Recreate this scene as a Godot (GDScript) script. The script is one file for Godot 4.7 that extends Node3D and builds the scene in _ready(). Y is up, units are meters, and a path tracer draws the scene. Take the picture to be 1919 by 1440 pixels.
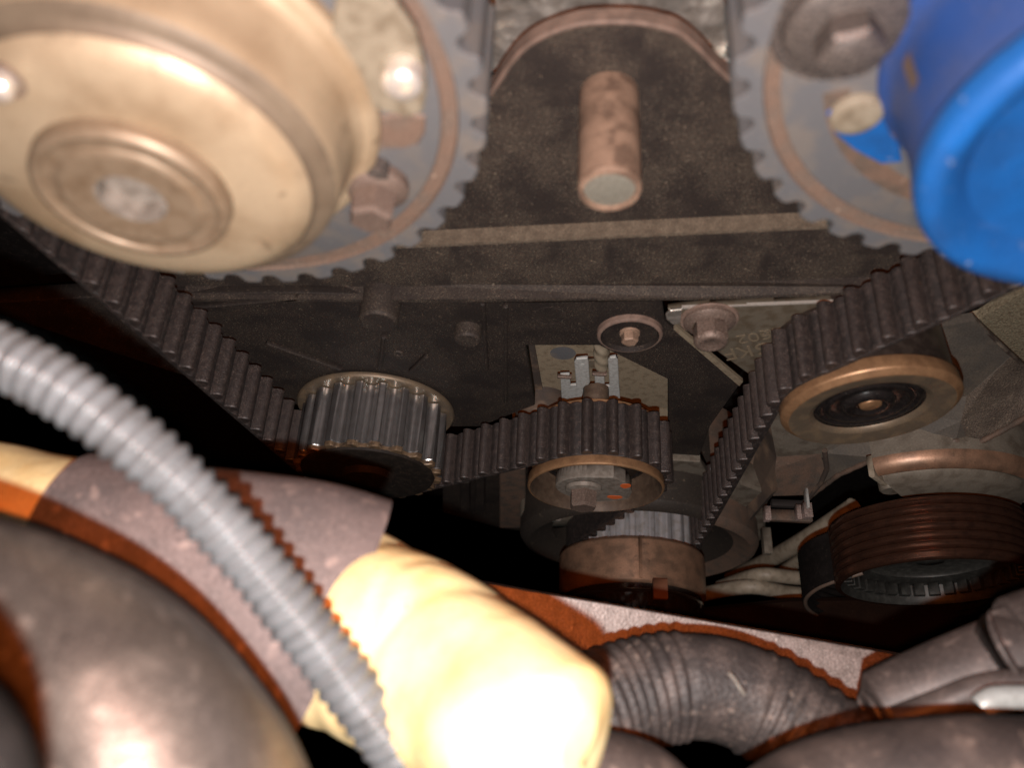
extends Node3D
# The timing end of a car engine seen from above by torchlight. All shapes are written in millimetres of the scene (y up, z out of the
# engine towards the wing) and turned into metres when a mesh is made.

const MM := 0.001
var M := {}
var origin_of := {}
var taken := {}
var rng := RandomNumberGenerator.new()


# ------------------------------------------------------------------ mesh building
class Mb:
	var st := SurfaceTool.new()
	var group := 0

	func _init() -> void:
		st.begin(Mesh.PRIMITIVE_TRIANGLES)

	func next() -> void:
		group += 1

	func tri(a: Vector3, b: Vector3, c: Vector3) -> void:   # counter-clockwise from outside
		st.set_smooth_group(group)
		st.add_vertex(a)
		st.add_vertex(c)
		st.add_vertex(b)

	func quad(a: Vector3, b: Vector3, c: Vector3, d: Vector3) -> void:
		tri(a, b, c)
		tri(a, c, d)

	func grid(rows: Array, closed := false) -> void:   # rows of points; rows run outward-left of columns
		for i in rows.size() - 1:
			var a: PackedVector3Array = rows[i]
			var b: PackedVector3Array = rows[i + 1]
			var n := a.size()
			for k in (n if closed else n - 1):
				var l := (k + 1) % n
				quad(a[k], a[l], b[l], b[k])

	func done(o: Vector3) -> ArrayMesh:
		st.generate_normals()
		var arr := st.commit_to_arrays()
		var v: PackedVector3Array = arr[Mesh.ARRAY_VERTEX]
		for i in v.size():
			v[i] = (v[i] - o) * 0.001
		arr[Mesh.ARRAY_VERTEX] = v
		var m := ArrayMesh.new()
		m.add_surface_from_arrays(Mesh.PRIMITIVE_TRIANGLES, arr)
		return m


func lathe(mb: Mb, c: Vector3, profiles: Array, seg := 64, basis := Basis(), a0 := 0.0, a1 := TAU) -> void:
	for pr in profiles:
		mb.next()
		var rows := []
		for p in pr:
			var row := PackedVector3Array()
			for k in seg + 1:
				var a := a0 + (a1 - a0) * k / seg
				if k == seg and a1 - a0 > 6.28:
					a = a0
				row.append(c + basis * Vector3(p.x * cos(a), p.x * sin(a), p.y))
			rows.append(row)
		mb.grid(rows)


func inset(poly: Array, by: float) -> Array:
	var n := poly.size()
	var res := []
	for i in n:
		var p: Vector2 = poly[i]
		var e0: Vector2 = (p - poly[(i + n - 1) % n]).normalized()
		var e1: Vector2 = (poly[(i + 1) % n] - p).normalized()
		var n0 := Vector2(-e0.y, e0.x)
		var n1 := Vector2(-e1.y, e1.x)
		var m := (n0 + n1).normalized()
		res.append(p + m * by / maxf(0.5, m.dot(n0)))
	return res


func extrude(mb: Mb, poly_in: Array, z0: float, z1: float, bev := 0.4, t := Transform3D()) -> void:
	var poly := poly_in.duplicate()
	if not Geometry2D.is_polygon_clockwise(PackedVector2Array(poly)):
		pass
	else:
		poly.reverse()
	var at := func(p: Vector2, z: float) -> Vector3: return t * Vector3(p.x, p.y, z)
	var ins := inset(poly, bev)
	var idx := Geometry2D.triangulate_polygon(PackedVector2Array(ins))
	if idx.is_empty():
		idx = Geometry2D.triangulate_polygon(PackedVector2Array(poly))
	if idx.is_empty():
		push_warning("polygon not triangulated")
	mb.next()
	for i in range(0, idx.size(), 3):
		var a: Vector2 = ins[idx[i]]
		var b: Vector2 = ins[idx[i + 1]]
		var c: Vector2 = ins[idx[i + 2]]
		if (b - a).cross(c - a) < 0:
			var s := b
			b = c
			c = s
		mb.tri(at.call(a, z1), at.call(b, z1), at.call(c, z1))
		mb.tri(at.call(a, z0), at.call(c, z0), at.call(b, z0))
	var n := poly.size()
	for i in n:
		var j := (i + 1) % n
		mb.next()
		mb.quad(at.call(poly[i], z1 - bev), at.call(poly[j], z1 - bev), at.call(ins[j], z1), at.call(ins[i], z1))
		mb.next()
		mb.quad(at.call(poly[i], z0), at.call(poly[j], z0), at.call(poly[j], z1 - bev), at.call(poly[i], z1 - bev))
		mb.quad(at.call(ins[i], z0), at.call(ins[j], z0), at.call(poly[j], z0), at.call(poly[i], z0))


func slab(mb: Mb, pts: Array, off: Vector3) -> void:   # a sheet through points in space, thickened by off
	var nrm := Vector3.ZERO
	var n := pts.size()
	for i in n:
		nrm += (pts[i] as Vector3).cross(pts[(i + 1) % n])
	nrm = nrm.normalized()
	var u := nrm.cross(Vector3(0.3, 0.9, 0.2)).normalized()
	var v := nrm.cross(u)
	var flat := PackedVector2Array()
	for p in pts:
		flat.append(Vector2(u.dot(p), v.dot(p)))
	var idx := Geometry2D.triangulate_polygon(flat)
	for i in range(0, idx.size(), 3):
		mb.next()
		var a: Vector3 = pts[idx[i]]
		var b: Vector3 = pts[idx[i + 1]]
		var c: Vector3 = pts[idx[i + 2]]
		if (b - a).cross(c - a).dot(off) > 0:
			var s := b
			b = c
			c = s
		mb.tri(a, b, c)
		mb.tri(a + off, c + off, b + off)
	for i in n:
		mb.next()
		mb.quad(pts[i], pts[(i + 1) % n], pts[(i + 1) % n] + off, pts[i] + off)


func spline(pts: Array, per := 12) -> PackedVector3Array:
	var out := PackedVector3Array()
	var n := pts.size()
	for i in n - 1:
		var p0: Vector3 = pts[maxi(i - 1, 0)]
		var p3: Vector3 = pts[mini(i + 2, n - 1)]
		for k in per:
			out.append((pts[i] as Vector3).cubic_interpolate(pts[i + 1], p0, p3, float(k) / per))
	out.append(pts[n - 1])
	return out


func resample(path: PackedVector3Array, step: float) -> PackedVector3Array:
	var out := PackedVector3Array([path[0]])
	var left := step
	for i in path.size() - 1:
		var a := path[i]
		var b := path[i + 1]
		var l := a.distance_to(b)
		var s := left
		while s <= l:
			out.append(a.lerp(b, s / l))
			s += step
		left = s - l
	return out


# radius: Callable(distance along, angle) -> mm ; the ends are closed by a flat cap when wanted
func tube(mb: Mb, path: PackedVector3Array, radius: Callable, seg := 48, caps := true) -> void:
	var n := path.size()
	var rows := []
	var tan0 := (path[1] - path[0]).normalized()
	var side := tan0.cross(Vector3(0.1, 0.2, 1.0)).normalized()
	var s := 0.0
	for i in n:
		var t := (path[mini(i + 1, n - 1)] - path[maxi(i - 1, 0)]).normalized()
		side = (side - t * side.dot(t)).normalized()
		var up := t.cross(side)
		if i > 0:
			s += path[i].distance_to(path[i - 1])
		var row := PackedVector3Array()
		for k in seg:
			var a := TAU * k / seg
			row.append(path[i] + (side * cos(a) + up * sin(a)) * float(radius.call(s, a)))
		rows.append(row)
	mb.next()
	mb.grid(rows, true)
	if caps:
		for e in [0, n - 1]:
			mb.next()
			var row: PackedVector3Array = rows[e]
			for k in seg:
				var l := (k + 1) % seg
				if e == 0:
					mb.tri(path[e], row[l], row[k])
				else:
					mb.tri(path[e], row[k], row[l])


func box(mb: Mb, c: Vector3, size: Vector3, bev := 0.3, basis := Basis()) -> void:
	var h := size / 2
	extrude(mb, [Vector2(-h.x, -h.y), Vector2(h.x, -h.y), Vector2(h.x, h.y), Vector2(-h.x, h.y)], -h.z, h.z, bev, Transform3D(basis, c))


func hex_head(mb: Mb, c: Vector3, basis: Basis, across: float, high: float, turn := 0.0) -> void:
	var r := across / sqrt(3.0)
	var low := []
	var top := []
	var rim := []
	for k in 6:
		var a := turn + TAU * k / 6
		low.append(c + basis * Vector3(r * cos(a), r * sin(a), 0))
		top.append(c + basis * Vector3(r * cos(a), r * sin(a), high * 0.86))
		rim.append(c + basis * Vector3(r * 0.86 * cos(a), r * 0.86 * sin(a), high))
	for k in 6:
		var l := (k + 1) % 6
		mb.next()
		mb.quad(low[k], low[l], top[l], top[k])
		mb.next()
		mb.quad(top[k], top[l], rim[l], rim[k])
	mb.next()
	for k in 6:
		mb.tri(c + basis * Vector3(0, 0, high * 0.96), rim[k], rim[(k + 1) % 6])


# a ring with teeth: groove count, outer radius, groove depth, groove half width as share of the pitch
func toothed(mb: Mb, c: Vector3, count: int, r: float, depth: float, share: float, r_in: float, z0: float, z1: float, phase: float, pointed := 1.0) -> void:
	var per := 14
	var n := count * per
	var outer := []
	for k in n:
		var f := fposmod(float(k) / per, 1.0) - 0.5
		var x := absf(f) / share
		var rr := r
		if x < 1.0:
			rr = r - depth * pow(1.0 - pow(x, 2.4), 0.6) 
		else:
			rr = r - 0.25 * pow((x - 1.0) * share / (0.5 - share), 2.0) * 0.0
		var a := phase + TAU * k / n
		outer.append(Vector2(rr * cos(a), rr * sin(a)))
	var ch := 0.5
	var front := PackedVector3Array()
	var edge := PackedVector3Array()
	var back := PackedVector3Array()
	var inner := PackedVector3Array()
	var inner_back := PackedVector3Array()
	for k in n:
		var p: Vector2 = outer[k]
		var d := p.normalized()
		front.append(c + Vector3(p.x - d.x * ch, p.y - d.y * ch, z1))
		edge.append(c + Vector3(p.x, p.y, z1 - ch))
		back.append(c + Vector3(p.x, p.y, z0))
		inner.append(c + Vector3(d.x * r_in, d.y * r_in, z1))
		inner_back.append(c + Vector3(d.x * r_in, d.y * r_in, z0))
	mb.next()
	mb.grid([back, edge], true)
	mb.next()
	mb.grid([edge, front], true)
	mb.next()
	mb.grid([front, inner], true)
	mb.next()
	mb.grid([inner_back, back], true)


func circle(c: Vector2, r: float, n := 40, a0 := 0.0, a1 := TAU) -> Array:
	var res := []
	for k in n:
		var a := a0 + (a1 - a0) * k / (n if a1 - a0 > 6.28 else n - 1)
		res.append(c + Vector2(cos(a), sin(a)) * r)
	return res


# ------------------------------------------------------------------ objects
func numbered(called: String) -> String:
	var k: int = taken.get(called, 0)
	taken[called] = k + 1
	return called if k == 0 else "%s_%03d" % [called, k]


func tag(o: Node3D, label: String, category: String, group := "") -> void:
	o.set_meta("label", label)
	o.set_meta("category", category)
	if group:
		o.set_meta("group", group)


func thing(called: String, at: Vector3, label: String, category: String, group := "") -> Node3D:
	var o := Node3D.new()
	o.name = numbered(called)
	o.position = at * MM
	add_child(o, true)
	tag(o, label, category, group)
	origin_of[o] = at
	return o


func part(mb: Mb, called: String, m: Material, parent: Node3D, label := "") -> MeshInstance3D:
	var o := MeshInstance3D.new()
	o.name = called
	var at: Vector3 = origin_of[parent]
	o.mesh = mb.done(at)
	o.material_override = m
	parent.add_child(o, true)
	origin_of[o] = at
	if label:
		o.set_meta("label", label)
	return o


func put(mesh: Mesh, called: String, m: Material, parent: Node3D, t: Transform3D) -> MeshInstance3D:   # a shared mesh at a place given in mm
	var o := MeshInstance3D.new()
	o.name = called
	o.mesh = mesh
	o.material_override = m
	var at: Vector3 = origin_of[parent]
	o.transform = Transform3D(t.basis, (t.origin - at) * MM)
	parent.add_child(o, true)
	return o


func solo(mb: Mb, called: String, m: Material, at: Vector3, label: String, category: String, group := "") -> MeshInstance3D:
	var o := MeshInstance3D.new()
	o.name = numbered(called)
	o.position = at * MM
	o.mesh = mb.done(at)
	o.material_override = m
	add_child(o, true)
	tag(o, label, category, group)
	origin_of[o] = at
	return o


# ------------------------------------------------------------------ materials
func lin(r: float, g: float, b: float) -> Color:
	return Color(r, g, b).linear_to_srgb()


func fnoise(s: int, freq: float, oct := 4, type := FastNoiseLite.TYPE_SIMPLEX_SMOOTH) -> FastNoiseLite:
	var n := FastNoiseLite.new()
	n.noise_type = type
	n.seed = s
	n.frequency = freq
	n.fractal_octaves = oct
	return n


# base colour, a second colour in patches, fine dust specks on top; all linear colours
func grime(s: int, a: Color, b: Color, cover: float, freq: float, speck: Color, specks: int, fine := 0.25, soft := 0.22, blobs := 0, blob_r := 5.0) -> ImageTexture:
	var size := 512
	var big := fnoise(s, freq, 5).get_seamless_image(size, size)
	var small := fnoise(s + 50, 0.16, 2).get_seamless_image(size, size)
	var im := Image.create(size, size, false, Image.FORMAT_RGB8)
	for y in size:
		for x in size:
			var v := smoothstep(1.0 - cover - soft, 1.0 - cover + soft, big.get_pixel(x, y).r)
			var f := 1.0 + (small.get_pixel(x, y).r - 0.5) * 2.0 * fine
			var c := a.lerp(b, v) * f
			im.set_pixel(x, y, c.linear_to_srgb())
	var r := RandomNumberGenerator.new()
	r.seed = s
	for k in blobs:
		var cx := r.randi_range(0, size - 1)
		var cy := r.randi_range(0, size - 1)
		var rad := blob_r * pow(r.randf_range(0.35, 1.0), 2.0)
		var long := r.randf_range(0.6, 1.7)
		var turn := r.randf() * PI
		var strength := r.randf_range(0.15, 0.7)
		var reach := int(rad * 2.0) + 1
		for dy in range(-reach, reach + 1):
			for dx in range(-reach, reach + 1):
				var u := (dx * cos(turn) + dy * sin(turn)) / long
				var w := (dy * cos(turn) - dx * sin(turn)) * long
				var q := Vector2i(posmod(cx + dx, size), posmod(cy + dy, size))
				var e := sqrt(u * u + w * w) / rad + (small.get_pixelv(q).r - 0.5) * 1.1
				if e < 1.0:
					im.set_pixelv(q, im.get_pixelv(q).srgb_to_linear().lerp(speck, strength * smoothstep(1.0, 0.5, e)).linear_to_srgb())
	for k in specks:
		var x := r.randi_range(0, size - 1)
		var y := r.randi_range(0, size - 1)
		var strong := pow(r.randf(), 3.0)
		if big.get_pixel(x, y).r < r.randf_range(0.2, 0.62):
			continue
		for d in ([Vector2i(0, 0)] if r.randf() < 0.75 else [Vector2i(0, 0), Vector2i(1, 0), Vector2i(0, 1), Vector2i(1, 1)]):
			var q := Vector2i((x + d.x) % size, (y + d.y) % size)
			var old := im.get_pixelv(q).srgb_to_linear()
			im.set_pixelv(q, old.lerp(speck, 0.12 + 0.6 * strong).linear_to_srgb())
	return ImageTexture.create_from_image(im)


func relief(s: int, freq: float, oct: int, type := FastNoiseLite.TYPE_SIMPLEX_SMOOTH) -> ImageTexture:
	var im := fnoise(s, freq, oct, type).get_seamless_image(512, 512)
	return ImageTexture.create_from_image(im)


func mat(called: String, tex: Texture2D, tile_mm: float, rough: float, metal := 0.0, bump: Texture2D = null, bump_cm := 0.0, spec := 0.5) -> StandardMaterial3D:
	var m := StandardMaterial3D.new()
	m.resource_name = called
	if tex:
		m.albedo_texture = tex
	m.roughness = rough
	m.metallic = metal
	m.metallic_specular = spec
	m.uv1_triplanar = true
	m.uv1_world_triplanar = true
	m.uv1_scale = Vector3.ONE * (1000.0 / tile_mm)
	if bump:
		m.heightmap_enabled = true
		m.heightmap_texture = bump
		m.heightmap_scale = bump_cm
	M[called] = m
	return m


func materials() -> void:
	var bfine := relief(1, 0.09, 3)
	var bmid := relief(2, 0.03, 4)
	var bcell := relief(3, 0.035, 1, FastNoiseLite.TYPE_CELLULAR)
	var dust := Color(0.27, 0.22, 0.15)
	mat("plastic", grime(11, Color(0.018, 0.0142, 0.0122), Color(0.032, 0.0255, 0.02), 0.45, 0.004, Color(0.34, 0.28, 0.2), 26000, 0.95, 0.5, 90, 3.0), 47, 0.7, 0.0, bfine, 0.008, 0.4)
	mat("plastic_dark", grime(12, Color(0.0125, 0.01, 0.0088), Color(0.02, 0.0158, 0.013), 0.42, 0.004, dust, 12000, 0.85, 0.5, 60, 2.5), 47, 0.72, 0.0, bfine, 0.005, 0.35)
	mat("ledge_dust", grime(13, Color(0.06, 0.046, 0.031), Color(0.1, 0.08, 0.056), 0.5, 0.02, Color(0.36, 0.3, 0.21), 20000, 0.9, 0.5), 43, 0.9, 0.0, bfine, 0.015)
	mat("belt", grime(14, Color(0.0165, 0.0128, 0.0118), Color(0.025, 0.0185, 0.0165), 0.45, 0.02, Color(0.4, 0.32, 0.26), 15000, 0.9, 0.45), 34, 0.52, 0.0, bfine, 0.014)
	mat("belt_band", grime(15, Color(0.011, 0.0088, 0.0082), Color(0.024, 0.0175, 0.0155), 0.4, 0.02, Color(0.38, 0.3, 0.25), 14000, 0.7), 34, 0.62, 0.0, bfine, 0.01)
	mat("gear_steel", grime(16, Color(0.5, 0.5, 0.5), Color(0.42, 0.41, 0.4), 0.4, 0.02, Color(0.7, 0.68, 0.64), 1500, 0.1), 50, 0.24, 0.95, bfine, 0.001)
	mat("gear_brown", grime(17, Color(0.16, 0.11, 0.065), Color(0.05, 0.035, 0.025), 0.4, 0.02, dust, 8000, 0.3), 45, 0.5, 0.5)
	mat("sprocket", grime(18, Color(0.105, 0.112, 0.118), Color(0.14, 0.132, 0.12), 0.36, 0.012, Color(0.36, 0.33, 0.28), 2500, 0.06), 80, 0.5, 0.25, bfine, 0.001)
	mat("rust_dust", grime(19, Color(0.11, 0.074, 0.053), Color(0.085, 0.068, 0.054), 0.45, 0.012, Color(0.36, 0.27, 0.2), 9000, 0.4, 0.4, 60, 4.0), 70, 0.75)
	mat("cream_hub", grime(20, Color(0.34, 0.275, 0.185), Color(0.24, 0.18, 0.112), 0.45, 0.008, Color(0.035, 0.021, 0.012), 900, 0.12, 0.3, 44, 20.0), 97, 0.48, 0.35, bmid, 0.004)
	mat("cream_plate", grime(21, Color(0.19, 0.17, 0.125), Color(0.12, 0.1, 0.068), 0.4, 0.02, Color(0.05, 0.037, 0.025), 2000, 0.2, 0.3, 60, 9.0), 60, 0.6, 0.1)
	mat("plug", grime(22, Color(0.2, 0.155, 0.105), Color(0.14, 0.1, 0.062), 0.4, 0.02, Color(0.08, 0.05, 0.028), 300, 0.12, 0.35, 60, 8.0), 50, 0.48, 0.35)
	mat("bright_bolt", grime(23, Color(0.78, 0.75, 0.68), Color(0.6, 0.56, 0.5), 0.3, 0.03, Color(0.9, 0.9, 0.9), 200, 0.05), 20, 0.3, 0.7)
	mat("dirty_bolt", grime(24, Color(0.105, 0.077, 0.062), Color(0.19, 0.145, 0.118), 0.4, 0.05, Color(0.4, 0.36, 0.31), 6000, 0.4), 22, 0.55, 0.35, bfine, 0.006)
	mat("dark_bolt", grime(25, Color(0.05, 0.045, 0.042), Color(0.14, 0.12, 0.105), 0.4, 0.04, dust, 4000, 0.3), 22, 0.5, 0.4, bfine, 0.004)
	mat("blue", grime(26, Color(0.007, 0.082, 0.28), Color(0.009, 0.058, 0.19), 0.45, 0.007, Color(0.16, 0.2, 0.27), 900, 0.2, 0.35, 60, 7.0), 83, 0.42, 0.1, bmid, 0.008)
	mat("blue_worn", grime(27, Color(0.01, 0.05, 0.2), Color(0.03, 0.055, 0.15), 0.45, 0.008, Color(0.3, 0.2, 0.15), 900, 0.2, 0.35, 60, 8.0), 74, 0.5, 0.1, bmid, 0.006)
	mat("cast", grime(28, Color(0.42, 0.4, 0.36), Color(0.3, 0.275, 0.24), 0.42, 0.02, Color(0.75, 0.72, 0.68), 4000, 0.15), 60, 0.36, 0.75, bcell, 0.055)
	mat("cast_dull", grime(29, Color(0.165, 0.15, 0.12), Color(0.1, 0.085, 0.065), 0.42, 0.014, Color(0.33, 0.3, 0.24), 9000, 0.22), 70, 0.6, 0.3, bmid, 0.01)
	mat("cast_rough", grime(30, Color(0.19, 0.17, 0.115), Color(0.12, 0.1, 0.065), 0.4, 0.05, Color(0.4, 0.35, 0.26), 30000, 0.6), 55, 0.62, 0.25, bfine, 0.03)
	mat("cast_dark", grime(31, Color(0.034, 0.026, 0.021), Color(0.17, 0.148, 0.115), 0.34, 0.011, Color(0.3, 0.26, 0.2), 16000, 0.55), 60, 0.6, 0.1, bfine, 0.02)
	mat("cast_brown", grime(32, Color(0.13, 0.088, 0.064), Color(0.075, 0.064, 0.052), 0.45, 0.012, Color(0.3, 0.23, 0.18), 7000, 0.4, 0.35, 60, 5.0), 60, 0.6, 0.2, bmid, 0.01)
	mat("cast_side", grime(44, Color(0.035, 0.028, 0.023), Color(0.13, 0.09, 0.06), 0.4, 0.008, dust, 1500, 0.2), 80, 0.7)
	mat("tan_sheet", grime(33, Color(0.235, 0.2, 0.14), Color(0.17, 0.14, 0.095), 0.4, 0.02, Color(0.42, 0.38, 0.3), 14000, 0.3), 42, 0.6, 0.3, bfine, 0.008)
	mat("plate", grime(34, Color(0.15, 0.133, 0.1), Color(0.11, 0.09, 0.062), 0.42, 0.016, Color(0.3, 0.26, 0.2), 5000, 0.18), 50, 0.5, 0.45, bfine, 0.002)
	mat("zinc", grime(35, Color(0.4, 0.425, 0.41), Color(0.31, 0.325, 0.31), 0.4, 0.03, Color(0.1, 0.09, 0.08), 7000, 0.2, 0.3, 60, 4.0), 30, 0.42, 0.25, bfine, 0.002)
	mat("tan_ring", grime(36, Color(0.3, 0.178, 0.092), Color(0.2, 0.115, 0.06), 0.45, 0.016, Color(0.1, 0.052, 0.026), 6000, 0.3, 0.3, 90, 4.0), 40, 0.46, 0.5, bfine, 0.003)
	mat("ring_face", grime(37, Color(0.125, 0.1, 0.07), Color(0.18, 0.135, 0.085), 0.4, 0.012, Color(0.36, 0.31, 0.23), 5000, 0.25), 50, 0.5, 0.4)
	mat("pulley_body", grime(38, Color(0.045, 0.035, 0.03), Color(0.075, 0.06, 0.05), 0.4, 0.02, dust, 2000, 0.2), 50, 0.32, 0.6)
	mat("seal", grime(39, Color(0.009, 0.008, 0.008), Color(0.016, 0.014, 0.013), 0.4, 0.03, Color(0.25, 0.22, 0.19), 2500, 0.4), 40, 0.25, 0.0, bfine, 0.003)
	mat("damper", grime(40, Color(0.29, 0.175, 0.112), Color(0.15, 0.098, 0.066), 0.45, 0.012, Color(0.06, 0.042, 0.03), 3000, 0.25, 0.3, 90, 8.0), 57, 0.4, 0.5, bmid, 0.004)
	mat("groove_brown", grime(41, Color(0.15, 0.073, 0.048), Color(0.09, 0.046, 0.033), 0.4, 0.015, Color(0.35, 0.26, 0.2), 1500, 0.2), 55, 0.26, 0.85)
	mat("gloss_black", grime(42, Color(0.012, 0.01, 0.009), Color(0.02, 0.015, 0.012), 0.4, 0.02, dust, 300, 0.1), 50, 0.12, 0.0)
	mat("dull_inner", grime(43, Color(0.026, 0.027, 0.0245), Color(0.048, 0.05, 0.045), 0.4, 0.02, Color(0.25, 0.25, 0.22), 1800, 0.4), 40, 0.5, 0.3)
	mat("rubber_black", grime(45, Color(0.006, 0.0052, 0.0048), Color(0.01, 0.0085, 0.008), 0.4, 0.02, dust, 1200, 0.3), 50, 0.8, 0.0, null, 0.0, 0.2)
	mat("foam", grime(46, Color(0.165, 0.125, 0.117), Color(0.095, 0.078, 0.076), 0.45, 0.007, Color(0.42, 0.31, 0.27), 6000, 0.4, 0.32, 300, 8.0), 113, 0.75, 0.0, bmid, 0.03)
	mat("yellow", grime(47, Color(0.88, 0.7, 0.37), Color(0.8, 0.53, 0.2), 0.34, 0.009, Color(0.4, 0.22, 0.07), 1200, 0.12, 0.3, 60, 7.0), 91, 0.7, 0.0, bmid, 0.03)
	mat("conduit", grime(48, Color(0.14, 0.152, 0.16), Color(0.085, 0.088, 0.09), 0.45, 0.014, Color(0.05, 0.042, 0.035), 2500, 0.3, 0.35, 340, 6.0), 61, 0.33)
	mat("hose_dusty", grime(49, Color(0.03, 0.025, 0.0235), Color(0.09, 0.07, 0.062), 0.4, 0.012, Color(0.36, 0.28, 0.23), 12000, 0.7, 0.25, 160, 7.0), 70, 0.6, 0.0, bfine, 0.03)
	mat("hose_grey", grime(50, Color(0.036, 0.0285, 0.026), Color(0.1, 0.077, 0.068), 0.42, 0.008, Color(0.3, 0.23, 0.2), 5000, 0.6, 0.28, 200, 10.0), 90, 0.55, 0.0, bmid, 0.014)
	mat("hose_near", grime(51, Color(0.1, 0.083, 0.073), Color(0.2, 0.168, 0.145), 0.42, 0.008, Color(0.5, 0.42, 0.36), 5000, 0.5, 0.3, 240, 9.0), 91, 0.44, 0.8, bmid, 0.016)
	mat("rail_paint", grime(52, Color(0.25, 0.2, 0.18), Color(0.165, 0.13, 0.115), 0.45, 0.02, Color(0.6, 0.54, 0.5), 18000, 0.6, 0.3, 200, 4.0), 60, 0.5, 0.15, bfine, 0.014)
	mat("pale_hose", grime(53, Color(0.26, 0.23, 0.175), Color(0.17, 0.145, 0.105), 0.45, 0.02, Color(0.1, 0.08, 0.06), 1500, 0.15), 50, 0.55)
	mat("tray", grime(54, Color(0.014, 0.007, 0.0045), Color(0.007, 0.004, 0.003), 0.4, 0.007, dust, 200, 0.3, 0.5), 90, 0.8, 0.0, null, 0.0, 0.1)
	mat("tube_rust", grime(55, Color(0.22, 0.15, 0.105), Color(0.09, 0.058, 0.04), 0.45, 0.007, Color(0.32, 0.24, 0.18), 9000, 0.6, 0.2, 50, 5.0), 37, 0.65, 0.1, bfine, 0.01)
	mat("tube_end", grime(56, Color(0.17, 0.17, 0.14), Color(0.11, 0.105, 0.085), 0.4, 0.05, Color(0.36, 0.34, 0.28), 9000, 0.45), 26, 0.6, 0.2, bfine, 0.01)
	mat("damper_dust", grime(57, Color(0.15, 0.105, 0.082), Color(0.1, 0.07, 0.055), 0.45, 0.02, dust, 6000, 0.3), 50, 0.7)
	mat("ring_brown", grime(58, Color(0.055, 0.037, 0.024), Color(0.085, 0.06, 0.04), 0.45, 0.02, dust, 5000, 0.3), 45, 0.6, 0.2)
	mat("cut_foam", grime(59, Color(0.16, 0.17, 0.165), Color(0.11, 0.12, 0.12), 0.45, 0.03, dust, 900, 0.2), 40, 0.7)
	mat("hose_smeared", grime(60, Color(0.026, 0.02, 0.018), Color(0.085, 0.064, 0.055), 0.42, 0.006, Color(0.26, 0.19, 0.155), 3000, 0.5, 0.25, 160, 13.0), 92, 0.55, 0.0, bmid, 0.014)
	mat("cast_dim", grime(61, Color(0.03, 0.025, 0.02), Color(0.022, 0.019, 0.016), 0.45, 0.01, dust, 5000, 0.35, 0.4, 60, 6.0), 64, 0.6, 0.2, bmid, 0.012)
	mat("zinc_dull", grime(62, Color(0.2, 0.185, 0.16), Color(0.14, 0.125, 0.105), 0.45, 0.02, Color(0.35, 0.31, 0.26), 5000, 0.25), 35, 0.5, 0.2)
	mat("cast_speckle", grime(63, Color(0.05, 0.04, 0.032), Color(0.085, 0.07, 0.055), 0.45, 0.008, Color(0.3, 0.25, 0.18), 42000, 0.9, 0.5, 120, 5.0), 57, 0.65, 0.1, bfine, 0.03)
	mat("cast_slate", grime(64, Color(0.085, 0.08, 0.07), Color(0.125, 0.11, 0.088), 0.45, 0.008, Color(0.25, 0.21, 0.16), 5000, 0.4, 0.4, 50, 7.0), 63, 0.55, 0.3, bmid, 0.008)
	mat("bright_steel", grime(65, Color(0.55, 0.56, 0.58), Color(0.45, 0.44, 0.42), 0.4, 0.02, Color(0.8, 0.8, 0.8), 1000, 0.1), 50, 0.3, 0.72)
	mat("dark_disc", grime(66, Color(0.009, 0.007, 0.0055), Color(0.016, 0.012, 0.009), 0.4, 0.02, dust, 3000, 0.4), 50, 0.7, 0.0, null, 0.0, 0.3)
	mat("cream_dirty", grime(67, Color(0.14, 0.112, 0.078), Color(0.09, 0.068, 0.046), 0.45, 0.01, Color(0.05, 0.03, 0.017), 1500, 0.2, 0.35, 60, 8.0), 83, 0.55, 0.3)
	var orange := mat("orange_paint", null, 50, 0.6)
	orange.albedo_color = lin(0.5, 0.1, 0.02)
	var black := mat("hole_black", null, 50, 0.8)
	black.albedo_color = lin(0.01, 0.008, 0.007)
	var scratch := mat("scratched_metal", null, 50, 0.4, 0.4)
	scratch.albedo_color = lin(0.21, 0.175, 0.12)
	var primer := mat("rust_primer", null, 50, 0.6)
	primer.albedo_color = lin(0.13, 0.052, 0.026)


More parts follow.
